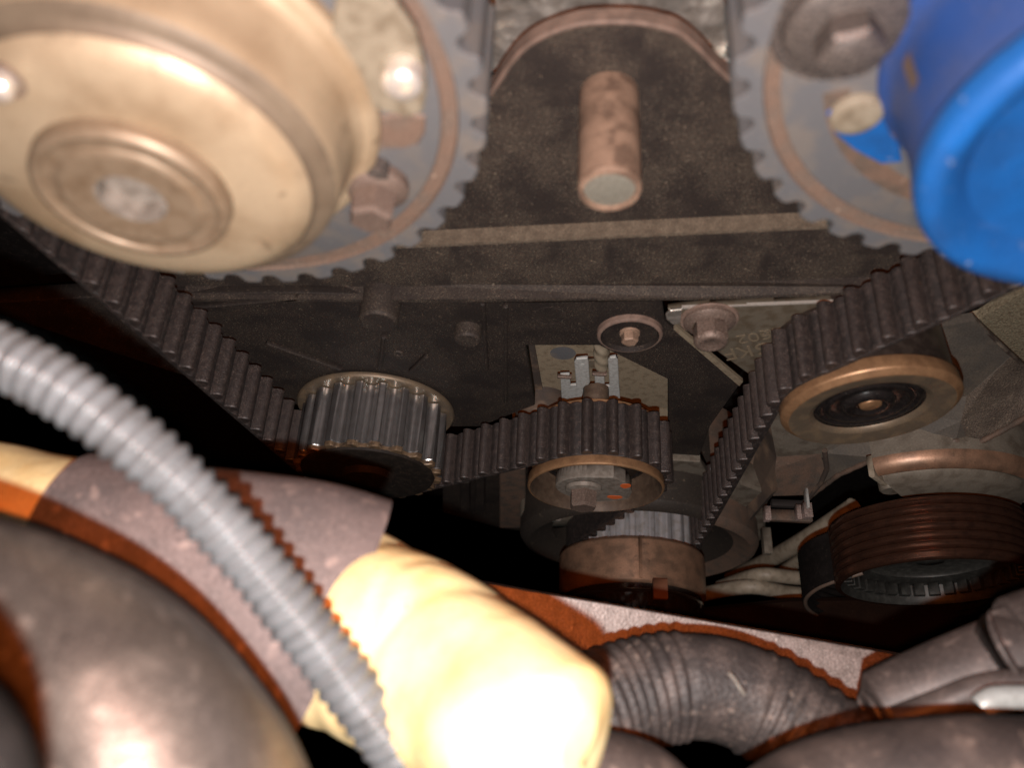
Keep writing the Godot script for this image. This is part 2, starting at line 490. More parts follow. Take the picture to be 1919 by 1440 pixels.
# ------------------------------------------------------------------ the place
func _ready() -> void:
	rng.seed = 7
	# camera
	var cam := Camera3D.new()
	cam.name = "camera"
	var at := CameraAttributesPhysical.new()
	at.frustum_focal_length = 26.667
	at.frustum_near = 0.005
	at.frustum_far = 5.0
	at.exposure_aperture = 9.0
	at.frustum_focus_distance = 0.335
	cam.attributes = at
	cam.fov = 48.455
	cam.near = 0.005
	cam.far = 5.0
	cam.transform = Transform3D(Basis(Vector3(0.99860, 0.02448, -0.04693), Vector3(-0.05293, 0.46184, -0.88538), Vector3(-0.00000, 0.88663, 0.46249)), Vector3(0.00000, 0.60000, 0.12500))
	add_child(cam)
	cam.current = true
	# air and exposure
	var we := WorldEnvironment.new()
	we.name = "surroundings"
	var env := Environment.new()
	env.background_mode = Environment.BG_COLOR
	env.background_color = Color.BLACK
	env.tonemap_mode = Environment.TONE_MAPPER_LINEAR
	env.tonemap_exposure = 1.0
	env.sdfgi_enabled = true
	env.ssao_enabled = true
	env.ssil_enabled = true
	we.environment = env
	add_child(we)
	# the torch beside the lens: a white lamp below it and a small amber one between them
	lamp("white_torch", Vector3(0.00000, 0.60000, 0.12500) - Vector3(-0.05293, 0.46184, -0.88538) * 0.0215 + Vector3(-0.00000, 0.88663, 0.46249) * 0.002, lin(0.82, 0.96, 0.98), 0.11, 0.004)
	lamp("amber_torch", Vector3(0.00000, 0.60000, 0.12500) - Vector3(-0.05293, 0.46184, -0.88538) * 0.0035 + Vector3(-0.00000, 0.88663, 0.46249) * 0.002, lin(1.0, 0.22, 0.045), 0.048, 0.004)
	materials()
	rear_cover()
	engine_behind()
	left_camshaft_wheel()
	right_camshaft_wheel()
	timing_belt()
	water_pump_gear()
	tensioner()
	crank()
	idler()
	sheet_and_clip()
	engraved_plate()
	mount_bracket()
	alternator()
	below_belt()
	foreground()


func lamp(called: String, at: Vector3, c: Color, energy: float, size: float) -> void:
	var l := AreaLight3D.new()
	l.name = called
	l.area_size = Vector2(size, size)
	l.light_color = c
	l.light_energy = energy
	l.area_range = 5.0
	l.area_attenuation = 2.0
	l.shadow_enabled = true
	l.transform = Transform3D(Basis(Vector3(0.99860, 0.02448, -0.04693), Vector3(-0.05293, 0.46184, -0.88538), Vector3(-0.00000, 0.88663, 0.46249)), at)
	add_child(l)


func v2(x: float, y: float) -> Vector2:
	return Vector2(x, y)


func rear_cover() -> void:
	var t := thing("timing_rear_cover", Vector3(10, 400, -38), "dusty black plastic wall behind the belt with an arched top and stepped ledges", "engine cover")
	# the upper wall under the arch
	var arch := [Vector2(-9.6, 446.8), Vector2(-7.9, 450.0), Vector2(-5.8, 454.6), Vector2(-3.4, 459.0), Vector2(-0.4, 462.7), Vector2(3.0, 465.4), Vector2(6.6, 467.4), Vector2(10.6, 469.0), Vector2(14.7, 469.8), Vector2(19.4, 470.2), Vector2(24.1, 470.2), Vector2(29.0, 469.4), Vector2(33.4, 468.0), Vector2(38.1, 464.5), Vector2(43.0, 459.9), Vector2(47.9, 455.5)]
	var up: Array = [v2(152, 418), v2(152, 452), v2(60, 452)]
	var back := arch.duplicate()
	back.reverse()
	up.append_array(back)
	up.append_array([v2(-30, 448), v2(-70, 440), v2(-92, 390), v2(-25.5, 391)])
	var mb := Mb.new()
	extrude(mb, up, -38, -34.5, 0.3)
	part(mb, "upper_wall", M.plastic, t)
	# the rim that follows the arch
	mb = Mb.new()
	var rim := PackedVector3Array()
	for p in arch:
		rim.append(Vector3(p.x, p.y, 0))
	rim = spline(Array(rim), 6)
	var rows := [PackedVector3Array(), PackedVector3Array(), PackedVector3Array(), PackedVector3Array()]
	var mid := v2(20, 430)
	for p in rim:
		var d2 := (v2(p.x, p.y) - mid).normalized()
		var d := Vector3(d2.x, d2.y, 0)
		rows[0].append(Vector3(p.x, p.y, -34.4) - d * 0.9)
		rows[1].append(Vector3(p.x, p.y, -34.1) - d * 0.2)
		rows[2].append(Vector3(p.x, p.y, -34.6) + d * 0.25)
		rows[3].append(Vector3(p.x, p.y, -38.6) + d * 0.3)
	for k in 3:
		mb.next()
		mb.grid([rows[k], rows[k + 1]])
	part(mb, "arch_rim", M.damper_dust, t, "dusty pinkish brown edge along the arched top")
	# the shoulder between upper and middle wall, with settled dust
	mb = Mb.new()
	slab(mb, [Vector3(-40, 389.7, -35), Vector3(25, 400.4, -35), Vector3(92, 411.2, -35), Vector3(92, 410.6, -29.6), Vector3(25, 399.8, -29.6), Vector3(-40, 389.1, -29.6)], Vector3(0, -1.2, 0))
	part(mb, "ledge", M.ledge_dust, t, "ledge covered in tan dust under the spacer tube")
	mb = Mb.new()
	extrude(mb, [v2(-140, 373), v2(-40, 388.6), v2(25, 399.2), v2(152, 420.2), v2(152, 392), v2(104, 385), v2(55, 374), v2(0, 368), v2(-46, 363), v2(-140, 355)], -36, -30, 0.4)
	part(mb, "middle_wall", M.plastic, t)
	mb = Mb.new()
	slab(mb, [Vector3(-110, 361, -31), Vector3(-46, 366.6, -31), Vector3(5, 371.3, -31), Vector3(56, 377.6, -31), Vector3(140, 392, -31), Vector3(140, 391.4, -24.6), Vector3(56, 377, -25.2), Vector3(5, 370.7, -25.2), Vector3(-46, 366, -25.2), Vector3(-110, 360.4, -25.2)], Vector3(0, -1.4, 0))
	part(mb, "ledge", M.plastic, t, "lower ledge dusted brown, just above the belt")
	# the lower wall round the water pump and its right wing
	var low := [Vector2(-189.0, 346.8), Vector2(-125.6, 358.8), Vector2(-71.1, 365.0), Vector2(-46.5, 366.0), Vector2(5.5, 368.8), Vector2(46.0, 373.3), Vector2(49.7, 358.9), Vector2(66.0, 338.3), Vector2(85.2, 316.6), Vector2(82.9, 279.7), Vector2(86.3, 239.3), Vector2(72.1, 244.9), Vector2(58.3, 318.7), Vector2(29.7, 341.2), Vector2(4.1, 338.5), Vector2(9.6, 291.1), Vector2(-12.6, 267.6), Vector2(-40.3, 264.1), Vector2(-87.9, 279.3), Vector2(-131.4, 302.6)]
	mb = Mb.new()
	extrude(mb, low, -33, -27, 0.4)
	part(mb, "lower_wall", M.plastic_dark, t)
	# a raised panel edge and stiffening ribs
	for r in [[Vector2(-110.3, 353.4), Vector2(-71.3, 363.3)], [Vector2(-89.0, 332.4), Vector2(-64.7, 315.1)], [Vector2(-45.7, 341.4), Vector2(-50.0, 316.7)], [Vector2(-31.5, 328.9), Vector2(-38.4, 315.9)], [Vector2(-3.4, 365.4), Vector2(-2.1, 295.3)], [Vector2(-10.9, 366.3), Vector2(-9.7, 321.1)]]:
		mb = Mb.new()
		var a: Vector2 = r[0]
		var b: Vector2 = r[1]
		var d := (b - a).normalized()
		var nn := Vector2(-d.y, d.x) * 0.8
		extrude(mb, [a - nn, b - nn, b + nn, a + nn], -28, -25.2, 0.5)
		part(mb, "stiffening_rib", M.plastic_dark, t)
	# bosses
	for q in [[Vector3(-44.5, 361.9, -28.0), 7.0, 9.0], [Vector3(-16.0, 347.9, -28.0), 5.0, 6.0]]:
		mb = Mb.new()
		var c: Vector3 = q[0]
		var r: float = q[1]
		lathe(mb, c, [[v2(r, -3), v2(r * 0.9, q[2] - 0.8)], [v2(r * 0.9, q[2] - 0.8), v2(r * 0.78, q[2])], [v2(r * 0.78, q[2]), v2(0, q[2])]], 40)
		part(mb, "boss", M.plastic, t)
	# a drilled hole with a scuffed lip
	mb = Mb.new()
	lathe(mb, Vector3(-41.9, 328.2, -27.0), [[v2(2.1, -0.5), v2(1.7, 0.5)], [v2(1.7, 0.5), v2(1.1, 0.45)], [v2(1.1, 0.45), v2(1.1, -3)]], 24)
	var dh := part(mb, "drilled_hole", M.plastic, t)
	mb = Mb.new()
	lathe(mb, Vector3(-41.9, 328.2, -27.0), [[v2(1.1, 0.12), v2(0, 0.12)]], 20)
	part(mb, "hole_bottom", M.hole_black, dh)
	# moulding marks: thin raised circles
	for q in [[Vector3(10.8, 387.8, -30.0), 4.6], [Vector3(11.3, 359.1, -27.0), 5.2], [Vector3(-6.8, 430.5, -34.5), 5.6]]:
		mb = Mb.new()
		var r: float = q[1]
		lathe(mb, q[0], [[v2(r + 0.16, -0.2), v2(r, 0.16), v2(r - 0.16, -0.2)]], 48)
		part(mb, "moulding_mark", M.plastic, t)
	# the dished fixing with its screw head
	var dc := Vector3(39.0, 351.6, -27.0)
	mb = Mb.new()
	lathe(mb, dc, [[v2(11.2, -1), v2(11.0, 1.6)], [v2(11.0, 1.6), v2(10.4, 2.2), v2(9.9, 2.2)]], 56)
	part(mb, "dusty_lip", M.damper_dust, t)
	mb = Mb.new()
	lathe(mb, dc, [[v2(9.9, 2.2), v2(9.2, 0.6)], [v2(9.2, 0.6), v2(0, 0.3)]], 56)
	var pad := part(mb, "dished_pad", M.plastic_dark, t, "round dished pad with a dusty lip")
	mb = Mb.new()
	lathe(mb, dc + Vector3(0, 0, 0.3), [[v2(3.6, 0), v2(3.4, 0.8)], [v2(3.4, 0.8), v2(2.4, 1.0)]], 32)
	hex_head(mb, dc + Vector3(0, 0, 1.0), Basis(), 5.0, 3.4, 0.3)
	part(mb, "screw", M.tube_rust, pad, "small rusty screw in the dished pad")
	# the spacer tube that stands out of the upper wall
	var tb := thing("spacer_tube", Vector3(19.8, 447.7, -34.5), "rusty brown steel spacer tube standing out of the black wall, grey end towards the viewer", "spacer tube")
	var c0 := Vector3(19.2, 453.9, 0.0)
	c0 = Vector3(19.8, 449.0, -4.2)
	mb = Mb.new()
	lathe(mb, c0, [[v2(7.2, -31), v2(7.25, -20), v2(7.2, -1.0)], [v2(7.3, -1.0), v2(6.9, 0)], [v2(6.9, 0), v2(6.0, 0.1)], [v2(6.0, 0.1), v2(5.8, -0.9)]], 56)
	part(mb, "tube_wall", M.tube_rust, tb)
	mb = Mb.new()
	lathe(mb, c0, [[v2(5.9, -0.9), v2(5.0, -0.7), v2(0, -0.6)]], 40)
	part(mb, "end_plug", M.tube_end, tb)


func engine_behind() -> void:
	# the cast cylinder head seen over the arch
	var mb := Mb.new()
	var rows := []
	for j in 25:
		var row := PackedVector3Array()
		for i in 41:
			var x := -16.0 + 72.0 * i / 40
			var y := 445.0 + 60.0 * j / 24
			var z := -46.0 + 0.8 * sin(x * 0.35) * cos(y * 0.3)
			if y > 475:
				z += (y - 475) * 0.10
			row.append(Vector3(x, y, z))
		rows.append(row)
	mb.grid(rows)
	mb.next()
	slab(mb, [Vector3(-16, 440, -50), Vector3(56, 440, -50), Vector3(56, 510, -50), Vector3(-16, 510, -50)], Vector3(0, 0, -12))
	var t := thing("cylinder_head", Vector3(20, 440, -60), "shiny bare cast aluminium engine head visible above the arched black cover", "cylinder head")
	part(mb, "cast_face", M.cast, t)
	mb = Mb.new()
	box(mb, Vector3(46.3, 451.6, -44.0), Vector3(16, 7, 5), 0.6)
	part(mb, "cast_lug", M.cast, t)
	# the engine block far behind everything
	mb = Mb.new()
	slab(mb, [Vector3(-260, 60, -70), Vector3(330, 60, -70), Vector3(330, 470, -70), Vector3(-260, 470, -70)], Vector3(0, 0, -20))
	var s := solo(mb, "engine_block", M.rubber_black, Vector3(30, 60, -90), "dark oily engine block wall far behind the timing belt", "engine block")
	s.set_meta("kind", "structure")


func left_camshaft_wheel() -> void:
	var c := Vector3(-69.5, 478.5, 0)
	var t := thing("camshaft_sprocket", Vector3(-69.5, 478.5, -22), "left toothed camshaft sprocket of blue-grey metal with a brown dust ring, behind the cream hub", "sprocket", "two camshaft sprockets under the belt")
	var mb := Mb.new()
	toothed(mb, c, 40, 62.2, 3.0, 0.29, 56.6, -22, 4.0, 0.035)
	part(mb, "toothed_rim", M.sprocket, t)
	mb = Mb.new()
	lathe(mb, c, [[v2(56.6, 4.0), v2(56.2, 3.0)], [v2(56.2, 3.0), v2(53.4, 2.9)], [v2(53.4, 2.9), v2(53.0, 3.5)]], 128)
	part(mb, "dust_ring", M.rust_dust, t, "recessed ring full of rust-brown dust")
	mb = Mb.new()
	lathe(mb, c, [[v2(53.0, 3.5), v2(52.4, 3.7), v2(20, 3.6)], [v2(20, 3.6), v2(20, -20)]], 128)
	part(mb, "web", M.sprocket, t)
	# rusty pocket in the web and the bolts
	mb = Mb.new()
	extrude(mb, [Vector2(-33.3, 473.8), Vector2(-29.6, 476.4), Vector2(-23.2, 478.3), Vector2(-19.3, 477.7), Vector2(-19.7, 473.3), Vector2(-21.3, 469.8), Vector2(-24.6, 468.3), Vector2(-30.6, 467.9), Vector2(-34.0, 465.5), Vector2(-35.5, 463.8)], 2.6, 4.3, 0.5)
	part(mb, "web_pad", M.rust_dust, t, "raised rusty pad on the web")
	mb = Mb.new()
	var bc := Vector3(-31.4, 457.1, 4.0)
	var bb := Basis(Vector3(1, 0, 0), 0.10)
	lathe(mb, bc, [[v2(7.2, -0.6), v2(7.2, 1.6)], [v2(7.2, 1.6), v2(6.2, 2.6), v2(4.6, 3.2)]], 40, bb)
	hex_head(mb, bc + bb * Vector3(0, 0, 2.2), bb, 8.6, 7.4, 0.3)
	part(mb, "flange_bolt", M.dirty_bolt, t, "dusty hexagon flange bolt on the web")
	mb = Mb.new()
	lathe(mb, Vector3(-29.9, 463.0, 3.0), [[v2(2.2, 0), v2(2.2, 4.0)], [v2(2.2, 4.0), v2(0, 4.4)]], 24)
	part(mb, "dowel_pin", M.dark_bolt, t)
	# the hub unit in front of the sprocket
	var h := thing("camshaft_hub", Vector3(-69.5, 478.5, 4), "cream coloured metal camshaft hub with a round centre plug, blurred at the top left", "camshaft hub")
	mb = Mb.new()
	lathe(mb, c, [[v2(41.6, 3.8), v2(41.4, 5.6)], [v2(41.4, 5.6), v2(40.6, 6.6), v2(38.6, 6.9)], [v2(38.6, 6.9), v2(37.4, 7.6), v2(36.8, 9.0)], [v2(36.8, 9.0), v2(36.2, 12.0), v2(35.8, 14.5), v2(35.6, 17.0), v2(35.3, 18.6), v2(34.8, 19.8)], [v2(30.8, 22.6), v2(29.4, 23.9), v2(27.6, 24.7), v2(25.0, 25.3), v2(20, 25.8), v2(17.2, 26.0)]], 160)
	part(mb, "bell", M.cream_hub, h)
	mb = Mb.new()
	lathe(mb, c, [[v2(34.8, 19.8), v2(33.6, 20.6), v2(32.4, 20.8), v2(31.5, 21.2), v2(30.8, 22.6)]], 160)
	part(mb, "stained_groove", M.cream_dirty, h, "brown stained groove round the face")
	mb = Mb.new()
	lathe(mb, c, [[v2(17.2, 25.8), v2(17.0, 28.0)], [v2(17.0, 28.0), v2(16.6, 28.8), v2(15.8, 29.1)], [v2(15.8, 29.1), v2(15.0, 29.0), v2(14.6, 28.3)], [v2(14.6, 28.3), v2(13.6, 28.1), v2(12.6, 28.3)], [v2(12.6, 28.3), v2(12.0, 28.9), v2(11.4, 29.0)], [v2(11.4, 29.0), v2(6.2, 28.7)]], 120)
	var cpl := part(mb, "centre_plug", M.plug, h)
	# star recess of the plug
	mb = Mb.new()
	var star := []
	for k in 48:
		var a := TAU * k / 48
		star.append(v2(c.x, c.y) + Vector2.from_angle(a + 0.25) * (5.7 + 0.4 * cos(a * 6)))
	var top := PackedVector3Array()
	var bot := PackedVector3Array()
	var out := PackedVector3Array()
	for k in 48:
		var p: Vector2 = star[k]
		top.append(Vector3(p.x, p.y, 28.7))
		bot.append(Vector3(p.x, p.y, 24.5))
		var o := v2(c.x, c.y) + (p - v2(c.x, c.y)).normalized() * 6.25
		out.append(Vector3(o.x, o.y, 28.7))
	mb.grid([out, top], true)
	mb.next()
	mb.grid([top, bot], true)
	part(mb, "recess_wall", M.zinc_dull, cpl)
	mb = Mb.new()
	lathe(mb, c, [[v2(6.4, 24.6), v2(2, 24.4), v2(0, 24.9)]], 40)
	part(mb, "recess_floor", M.zinc_dull, cpl, "pale floor of the star recess")
	# ear of the hub flange with a bright bolt
	mb = Mb.new()
	extrude(mb, [Vector2(-30.3, 510.4), Vector2(-25.4, 508.8), Vector2(-22.1, 504.0), Vector2(-19.4, 498.7), Vector2(-18.4, 490.9), Vector2(-18.5, 485.3), Vector2(-19.5, 480.4), Vector2(-22.4, 478.8), Vector2(-26.8, 480.1), Vector2(-29.8, 480.6), Vector2(-33.3, 476.9), Vector2(-37.7, 487.2)], 3.7, 6.2, 0.6)
	part(mb, "flange_ear", M.cream_plate, h)
	mb = Mb.new()
	lathe(mb, Vector3(-22.2, 490.4, 6.0), [[v2(3.7, 0), v2(3.6, 3.4)], [v2(3.6, 3.4), v2(3.0, 4.4), v2(1.6, 4.8), v2(0, 4.9)]], 32)
	part(mb, "bright_bolt", M.bright_bolt, h)
	var hc := Vector3(-81.6, 502.2, 25.4)
	mb = Mb.new()
	lathe(mb, hc, [[v2(3.5, 0.25), v2(3.3, 0.5)], [v2(3.3, 0.5), v2(2.7, 0.45)], [v2(2.7, 0.45), v2(2.7, -1)]], 28)
	part(mb, "screw_recess", M.rust_dust, h)
	mb = Mb.new()
	lathe(mb, hc, [[v2(2.3, 0), v2(2.2, 2.4)], [v2(2.2, 2.4), v2(1.6, 3.2), v2(0, 3.3)]], 28)
	part(mb, "small_screw", M.bright_bolt, h)


func right_camshaft_wheel() -> void:
	var c := Vector3(97.3, 503.7, 0)
	var t := thing("camshaft_sprocket", Vector3(97.3, 503.7, -22), "right toothed camshaft sprocket of blue-grey metal, beside the blue hub", "sprocket", "two camshaft sprockets under the belt")
	var mb := Mb.new()
	toothed(mb, c, 40, 62.2, 3.0, 0.29, 56.8, -22, 4.0, 0.02)
	part(mb, "toothed_rim", M.sprocket, t)
	mb = Mb.new()
	lathe(mb, c, [[v2(56.8, 4.0), v2(56.4, 3.2)], [v2(56.4, 3.2), v2(54.0, 2.9)], [v2(54.0, 2.9), v2(53.6, 3.1)]], 128)
	part(mb, "dust_ring", M.rust_dust, t, "stepped ring with brown dust")
	mb = Mb.new()
	lathe(mb, c, [[v2(53.6, 3.1), v2(53.0, 3.2), v2(20, 2.8)], [v2(20, 2.8), v2(20, -20)]], 128)
	part(mb, "web", M.sprocket, t)
	# curved window in the web: a dark well, its brown lower lip, and the blue unit showing in it
	mb = Mb.new()
	var win := []
	for k in 20:
		win.append(v2(c.x, c.y) + Vector2.from_angle(deg_to_rad(200 + 70.0 * k / 19)) * 46.6)
	for k in 20:
		win.append(v2(c.x, c.y) + Vector2.from_angle(deg_to_rad(270 - 70.0 * k / 19)) * 41.4)
	extrude(mb, win, 2.5, 3.15, 0.3)
	part(mb, "window_lip", M.cast_brown, t, "curved brown lip under the blue patch")
	mb = Mb.new()
	extrude(mb, [Vector2(56.1, 483.1), Vector2(57.1, 485.0), Vector2(62.8, 486.9), Vector2(67.4, 485.7), Vector2(75.3, 471.5), Vector2(71.4, 470.6), Vector2(64.7, 474.1), Vector2(59.8, 477.8)], 2.5, 3.6, 0.3)
	var patch := part(mb, "blue_patch", M.blue, t, "bright blue painted patch in the web window")
	mb = Mb.new()
	lathe(mb, Vector3(61.5, 483.5, 3.6), [[v2(4.9, -0.4), v2(4.7, 0.6)], [v2(4.7, 0.6), v2(3.9, 1.1), v2(2.4, 1.3), v2(0, 1.2)]], 40)
	part(mb, "round_rivet", M.cream_plate, patch, "pale round rivet on the blue patch")
	# hexagon bolt in its counterbore
	var bc := Vector3(52.2, 502.9, 3.0)
	mb = Mb.new()
	lathe(mb, bc, [[v2(12.6, -0.3), v2(12.0, 0.5)], [v2(12.0, 0.5), v2(10.4, 0.5)], [v2(10.4, 0.5), v2(10.0, -0.1)]], 56)
	part(mb, "bolt_pocket", M.dark_bolt, t)
	mb = Mb.new()
	lathe(mb, bc, [[v2(10.2, 0.0), v2(9.8, 2.0)], [v2(9.8, 2.0), v2(8.0, 3.0), v2(5, 3.4)]], 48)
	part(mb, "bolt_flange", M.dark_bolt, t)
	mb = Mb.new()
	hex_head(mb, bc + Vector3(0, 0, 2.9), Basis(), 9.6, 5.6, 0.35)
	lathe(mb, bc + Vector3(0, 0, 8.3), [[v2(4.3, 0), v2(3.6, 0.5), v2(0, 0.4)]], 28)
	part(mb, "hexagon_bolt", M.dark_bolt, t, "dark dusty hexagon bolt in a round pocket")
	# the blue hub
	var h := thing("camshaft_hub", Vector3(97.3, 503.7, 4), "bright blue painted camshaft hub at the top right with scuffs on its side", "camshaft hub")
	mb = Mb.new()
	lathe(mb, c, [[v2(37.2, 2.8), v2(36.8, 4.2)], [v2(36.8, 4.2), v2(35.6, 5.6), v2(35.0, 8.0), v2(34.7, 11), v2(34.4, 16), v2(34.2, 22), v2(34.0, 24.4)]], 128)
	part(mb, "side_wall", M.blue_worn, h)
	mb = Mb.new()
	lathe(mb, c, [[v2(34.0, 24.4), v2(34.6, 25.0), v2(35.0, 26.2)], [v2(35.0, 26.2), v2(35.0, 28.5), v2(34.4, 30.2), v2(33.0, 31.0), v2(31.4, 30.8)], [v2(31.4, 30.8), v2(29.4, 29.9), v2(28.0, 28.0), v2(26.6, 26.4)], [v2(26.6, 26.4), v2(24, 25.4), v2(20, 25.0), v2(10, 25.6), v2(0, 26.0)]], 128)
	part(mb, "front_cap", M.blue, h)
	# scuffs: bare streaks on the side
	mb = Mb.new()
	lathe(mb, c, [[v2(35.1, 8.4), v2(34.9, 11.4), v2(34.6, 15)]], 10, Basis(), deg_to_rad(182), deg_to_rad(187))
	part(mb, "bare_streak", M.cast_brown, h)


# ------------------------------------------------------------------ the belt
func timing_belt() -> void:
	var thick := 2.3
	var cs := [
		[Vector2(-69.5, 478.5), 62.6, 1.0], [Vector2(-55.3, 281.0), 29.6, 1.0], [Vector2(35.4, 280.2), 25.6 + thick, -1.0],
		[Vector2(64.0, 183.0), 30.2, 1.0], [Vector2(113.7, 358.7), 26.4 + thick, -1.0], [Vector2(97.3, 503.7), 62.6, 1.0]]
	var leave := []
	var come := []
	come.resize(6)
	for i in 6:
		var a: Array = cs[i]
		var b: Array = cs[(i + 1) % 6]
		var dd: Vector2 = b[0] - a[0]
		var k: float = b[2] * b[1] - a[2] * a[1]
		var q := sqrt(dd.length_squared() - k * k)
		var pd := Vector2(-dd.y, dd.x)
		var n: Vector2 = (pd * q + dd * k) / dd.length_squared()
		leave.append(a[0] - n * a[1] * a[2])
		come[(i + 1) % 6] = b[0] - n * b[1] * b[2]
	var path := []    # [point, inward normal]
	for i in 6:
		var a: Array = cs[i]
		var a0: float = (come[i] - a[0]).angle()
		var a1: float = (leave[i] - a[0]).angle()
		var sweep := fposmod((a1 - a0) * a[2], TAU)
		var steps := int(sweep * a[1] / 1.0) + 2
		for k in steps + 1:
			var d := Vector2.from_angle(a0 + sweep * a[2] * k / steps)
			path.append([a[0] + d * a[1], -d * a[2]])
		var p: Vector2 = leave[i]
		var e: Vector2 = come[(i + 1) % 6]
		var nn: Vector2 = path[-1][1]
		var m := int(p.distance_to(e) / 3.0)
		for k in range(1, m):
			path.append([p.lerp(e, float(k) / m), nn])
	var total := 0.0
	var n0 := path.size()
	for k in n0:
		total += (path[k][0] as Vector2).distance_to(path[(k + 1) % n0][0])
	var count := roundi(total / 9.55)
	var pitch := total / count
	var fine := []      # the same path in short steps, with the distance along it
	var run := 0.0
	for k in n0:
		var a: Vector2 = path[k][0]
		var b: Vector2 = path[(k + 1) % n0][0]
		var l := a.distance_to(b)
		var m := maxi(1, int(l / 0.7))
		for j in m:
			var f := float(j) / m
			fine.append([a.lerp(b, f), ((path[k][1] as Vector2).lerp(path[(k + 1) % n0][1], f)).normalized(), run + l * f])
		run += l
	var t := thing("timing_belt", Vector3(0, 380, -11), "long black toothed rubber timing belt winding round the sprockets and pulleys", "timing belt")
	var mb := Mb.new()
	var ring := [PackedVector3Array(), PackedVector3Array(), PackedVector3Array(), PackedVector3Array(), PackedVector3Array(), PackedVector3Array()]
	for k in fine.size():
		var p: Vector2 = fine[k][0]
		var i: Vector2 = fine[k][1]
		var o := p - i * thick
		var ph := absf(fposmod(float(fine[k][2]) - 3.0 + pitch / 2, pitch) - pitch / 2)
		p += i * (0.75 * smoothstep(3.0, 4.0, ph) - 0.55)
		var r := p - i * 0.25
		var w := o + i * 0.4
		ring[0].append(Vector3(p.x, p.y, -21.9))
		ring[1].append(Vector3(p.x, p.y, -0.3))
		ring[2].append(Vector3(r.x, r.y, 0))
		ring[3].append(Vector3(w.x, w.y, 0))
		ring[4].append(Vector3(o.x, o.y, -0.4))
		ring[5].append(Vector3(o.x, o.y, -21.9))
	for k in 6:
		mb.next()
		mb.grid([ring[k], ring[(k + 1) % 6]], true)
	part(mb, "band", M.belt_band, t)
	# the teeth, all of one shape
	var tooth := Mb.new()
	var prof := []
	for k in 13:
		var u := -1.0 + 2.0 * k / 12
		prof.append(v2(u * 2.35, -0.6 + 3.6 * sqrt(1.0 - u * u)))
	var rows := [PackedVector3Array(), PackedVector3Array(), PackedVector3Array()]
	for p in prof:
		rows[0].append(Vector3(p.x, p.y, -21.7))
		rows[1].append(Vector3(p.x, p.y, -0.55))
		rows[2].append(Vector3(p.x * 0.93, p.y * 0.93, -0.1))
	tooth.grid([rows[1], rows[0]])
	tooth.next()
	tooth.grid([rows[2], rows[1]])
	tooth.next()
	for k in 11:
		tooth.tri(rows[2][12], rows[2][k + 1], rows[2][k])
		tooth.tri(rows[0][12], rows[0][k], rows[0][k + 1])
	var mesh := tooth.done(Vector3.ZERO)
	var n := path.size()
	var s := 0.0
	var due := 3.0
	for k in n:
		var a: Vector2 = path[k][0]
		var b: Vector2 = path[(k + 1) % n][0]
		var l := a.distance_to(b)
		while l > 0 and s + l >= due:
			var f := (due - s) / l
			var p := a.lerp(b, f)
			var i: Vector2 = ((path[k][1] as Vector2).lerp(path[(k + 1) % n][1], f)).normalized()
			due += pitch
			if p.y > 470 or p.y < 150 or (p.x < -118 and p.y > 400):
				continue
			put(mesh, "tooth", M.belt, t, Transform3D(Basis(Vector3(i.y, -i.x, 0), Vector3(i.x, i.y, 0), Vector3(0, 0, 1)), Vector3(p.x, p.y, 0)))
		s += l


func water_pump_gear() -> void:
	var c := Vector3(-55.3, 281.0, 0)
	var t := thing("water_pump_gear", Vector3(-55.3, 281, -27), "bright steel toothed water pump gear with a thin rear flange, at the left belt bend", "gear")
	var mb := Mb.new()
	toothed(mb, c, 20, 29.4, 3.1, 0.34, 22, -24, 0.4, 0.1)
	part(mb, "teeth", M.gear_steel, t)
	mb = Mb.new()
	toothed(mb, c, 20, 29.3, 3.05, 0.345, 22, 0.45, 2.2, 0.1)
	part(mb, "worn_edge", M.gear_brown, t, "brown unworn front ends of the teeth")
	mb = Mb.new()
	lathe(mb, c, [[v2(29, -26.6), v2(32.0, -26.6)], [v2(32.0, -26.6), v2(32.3, -25.4), v2(31.6, -24.7)], [v2(31.6, -24.7), v2(24, -24.3)]], 96)
	part(mb, "rear_flange", M.ring_face, t)
	mb = Mb.new()
	lathe(mb, c, [[v2(26.5, 2.0), v2(26, 3.0)], [v2(26, 3.0), v2(24, 3.4), v2(11, 3.0)], [v2(11, 3.0), v2(10, 5.5)], [v2(10, 5.5), v2(0, 5.8)]], 72)
	part(mb, "front_disc", M.dark_disc, t)


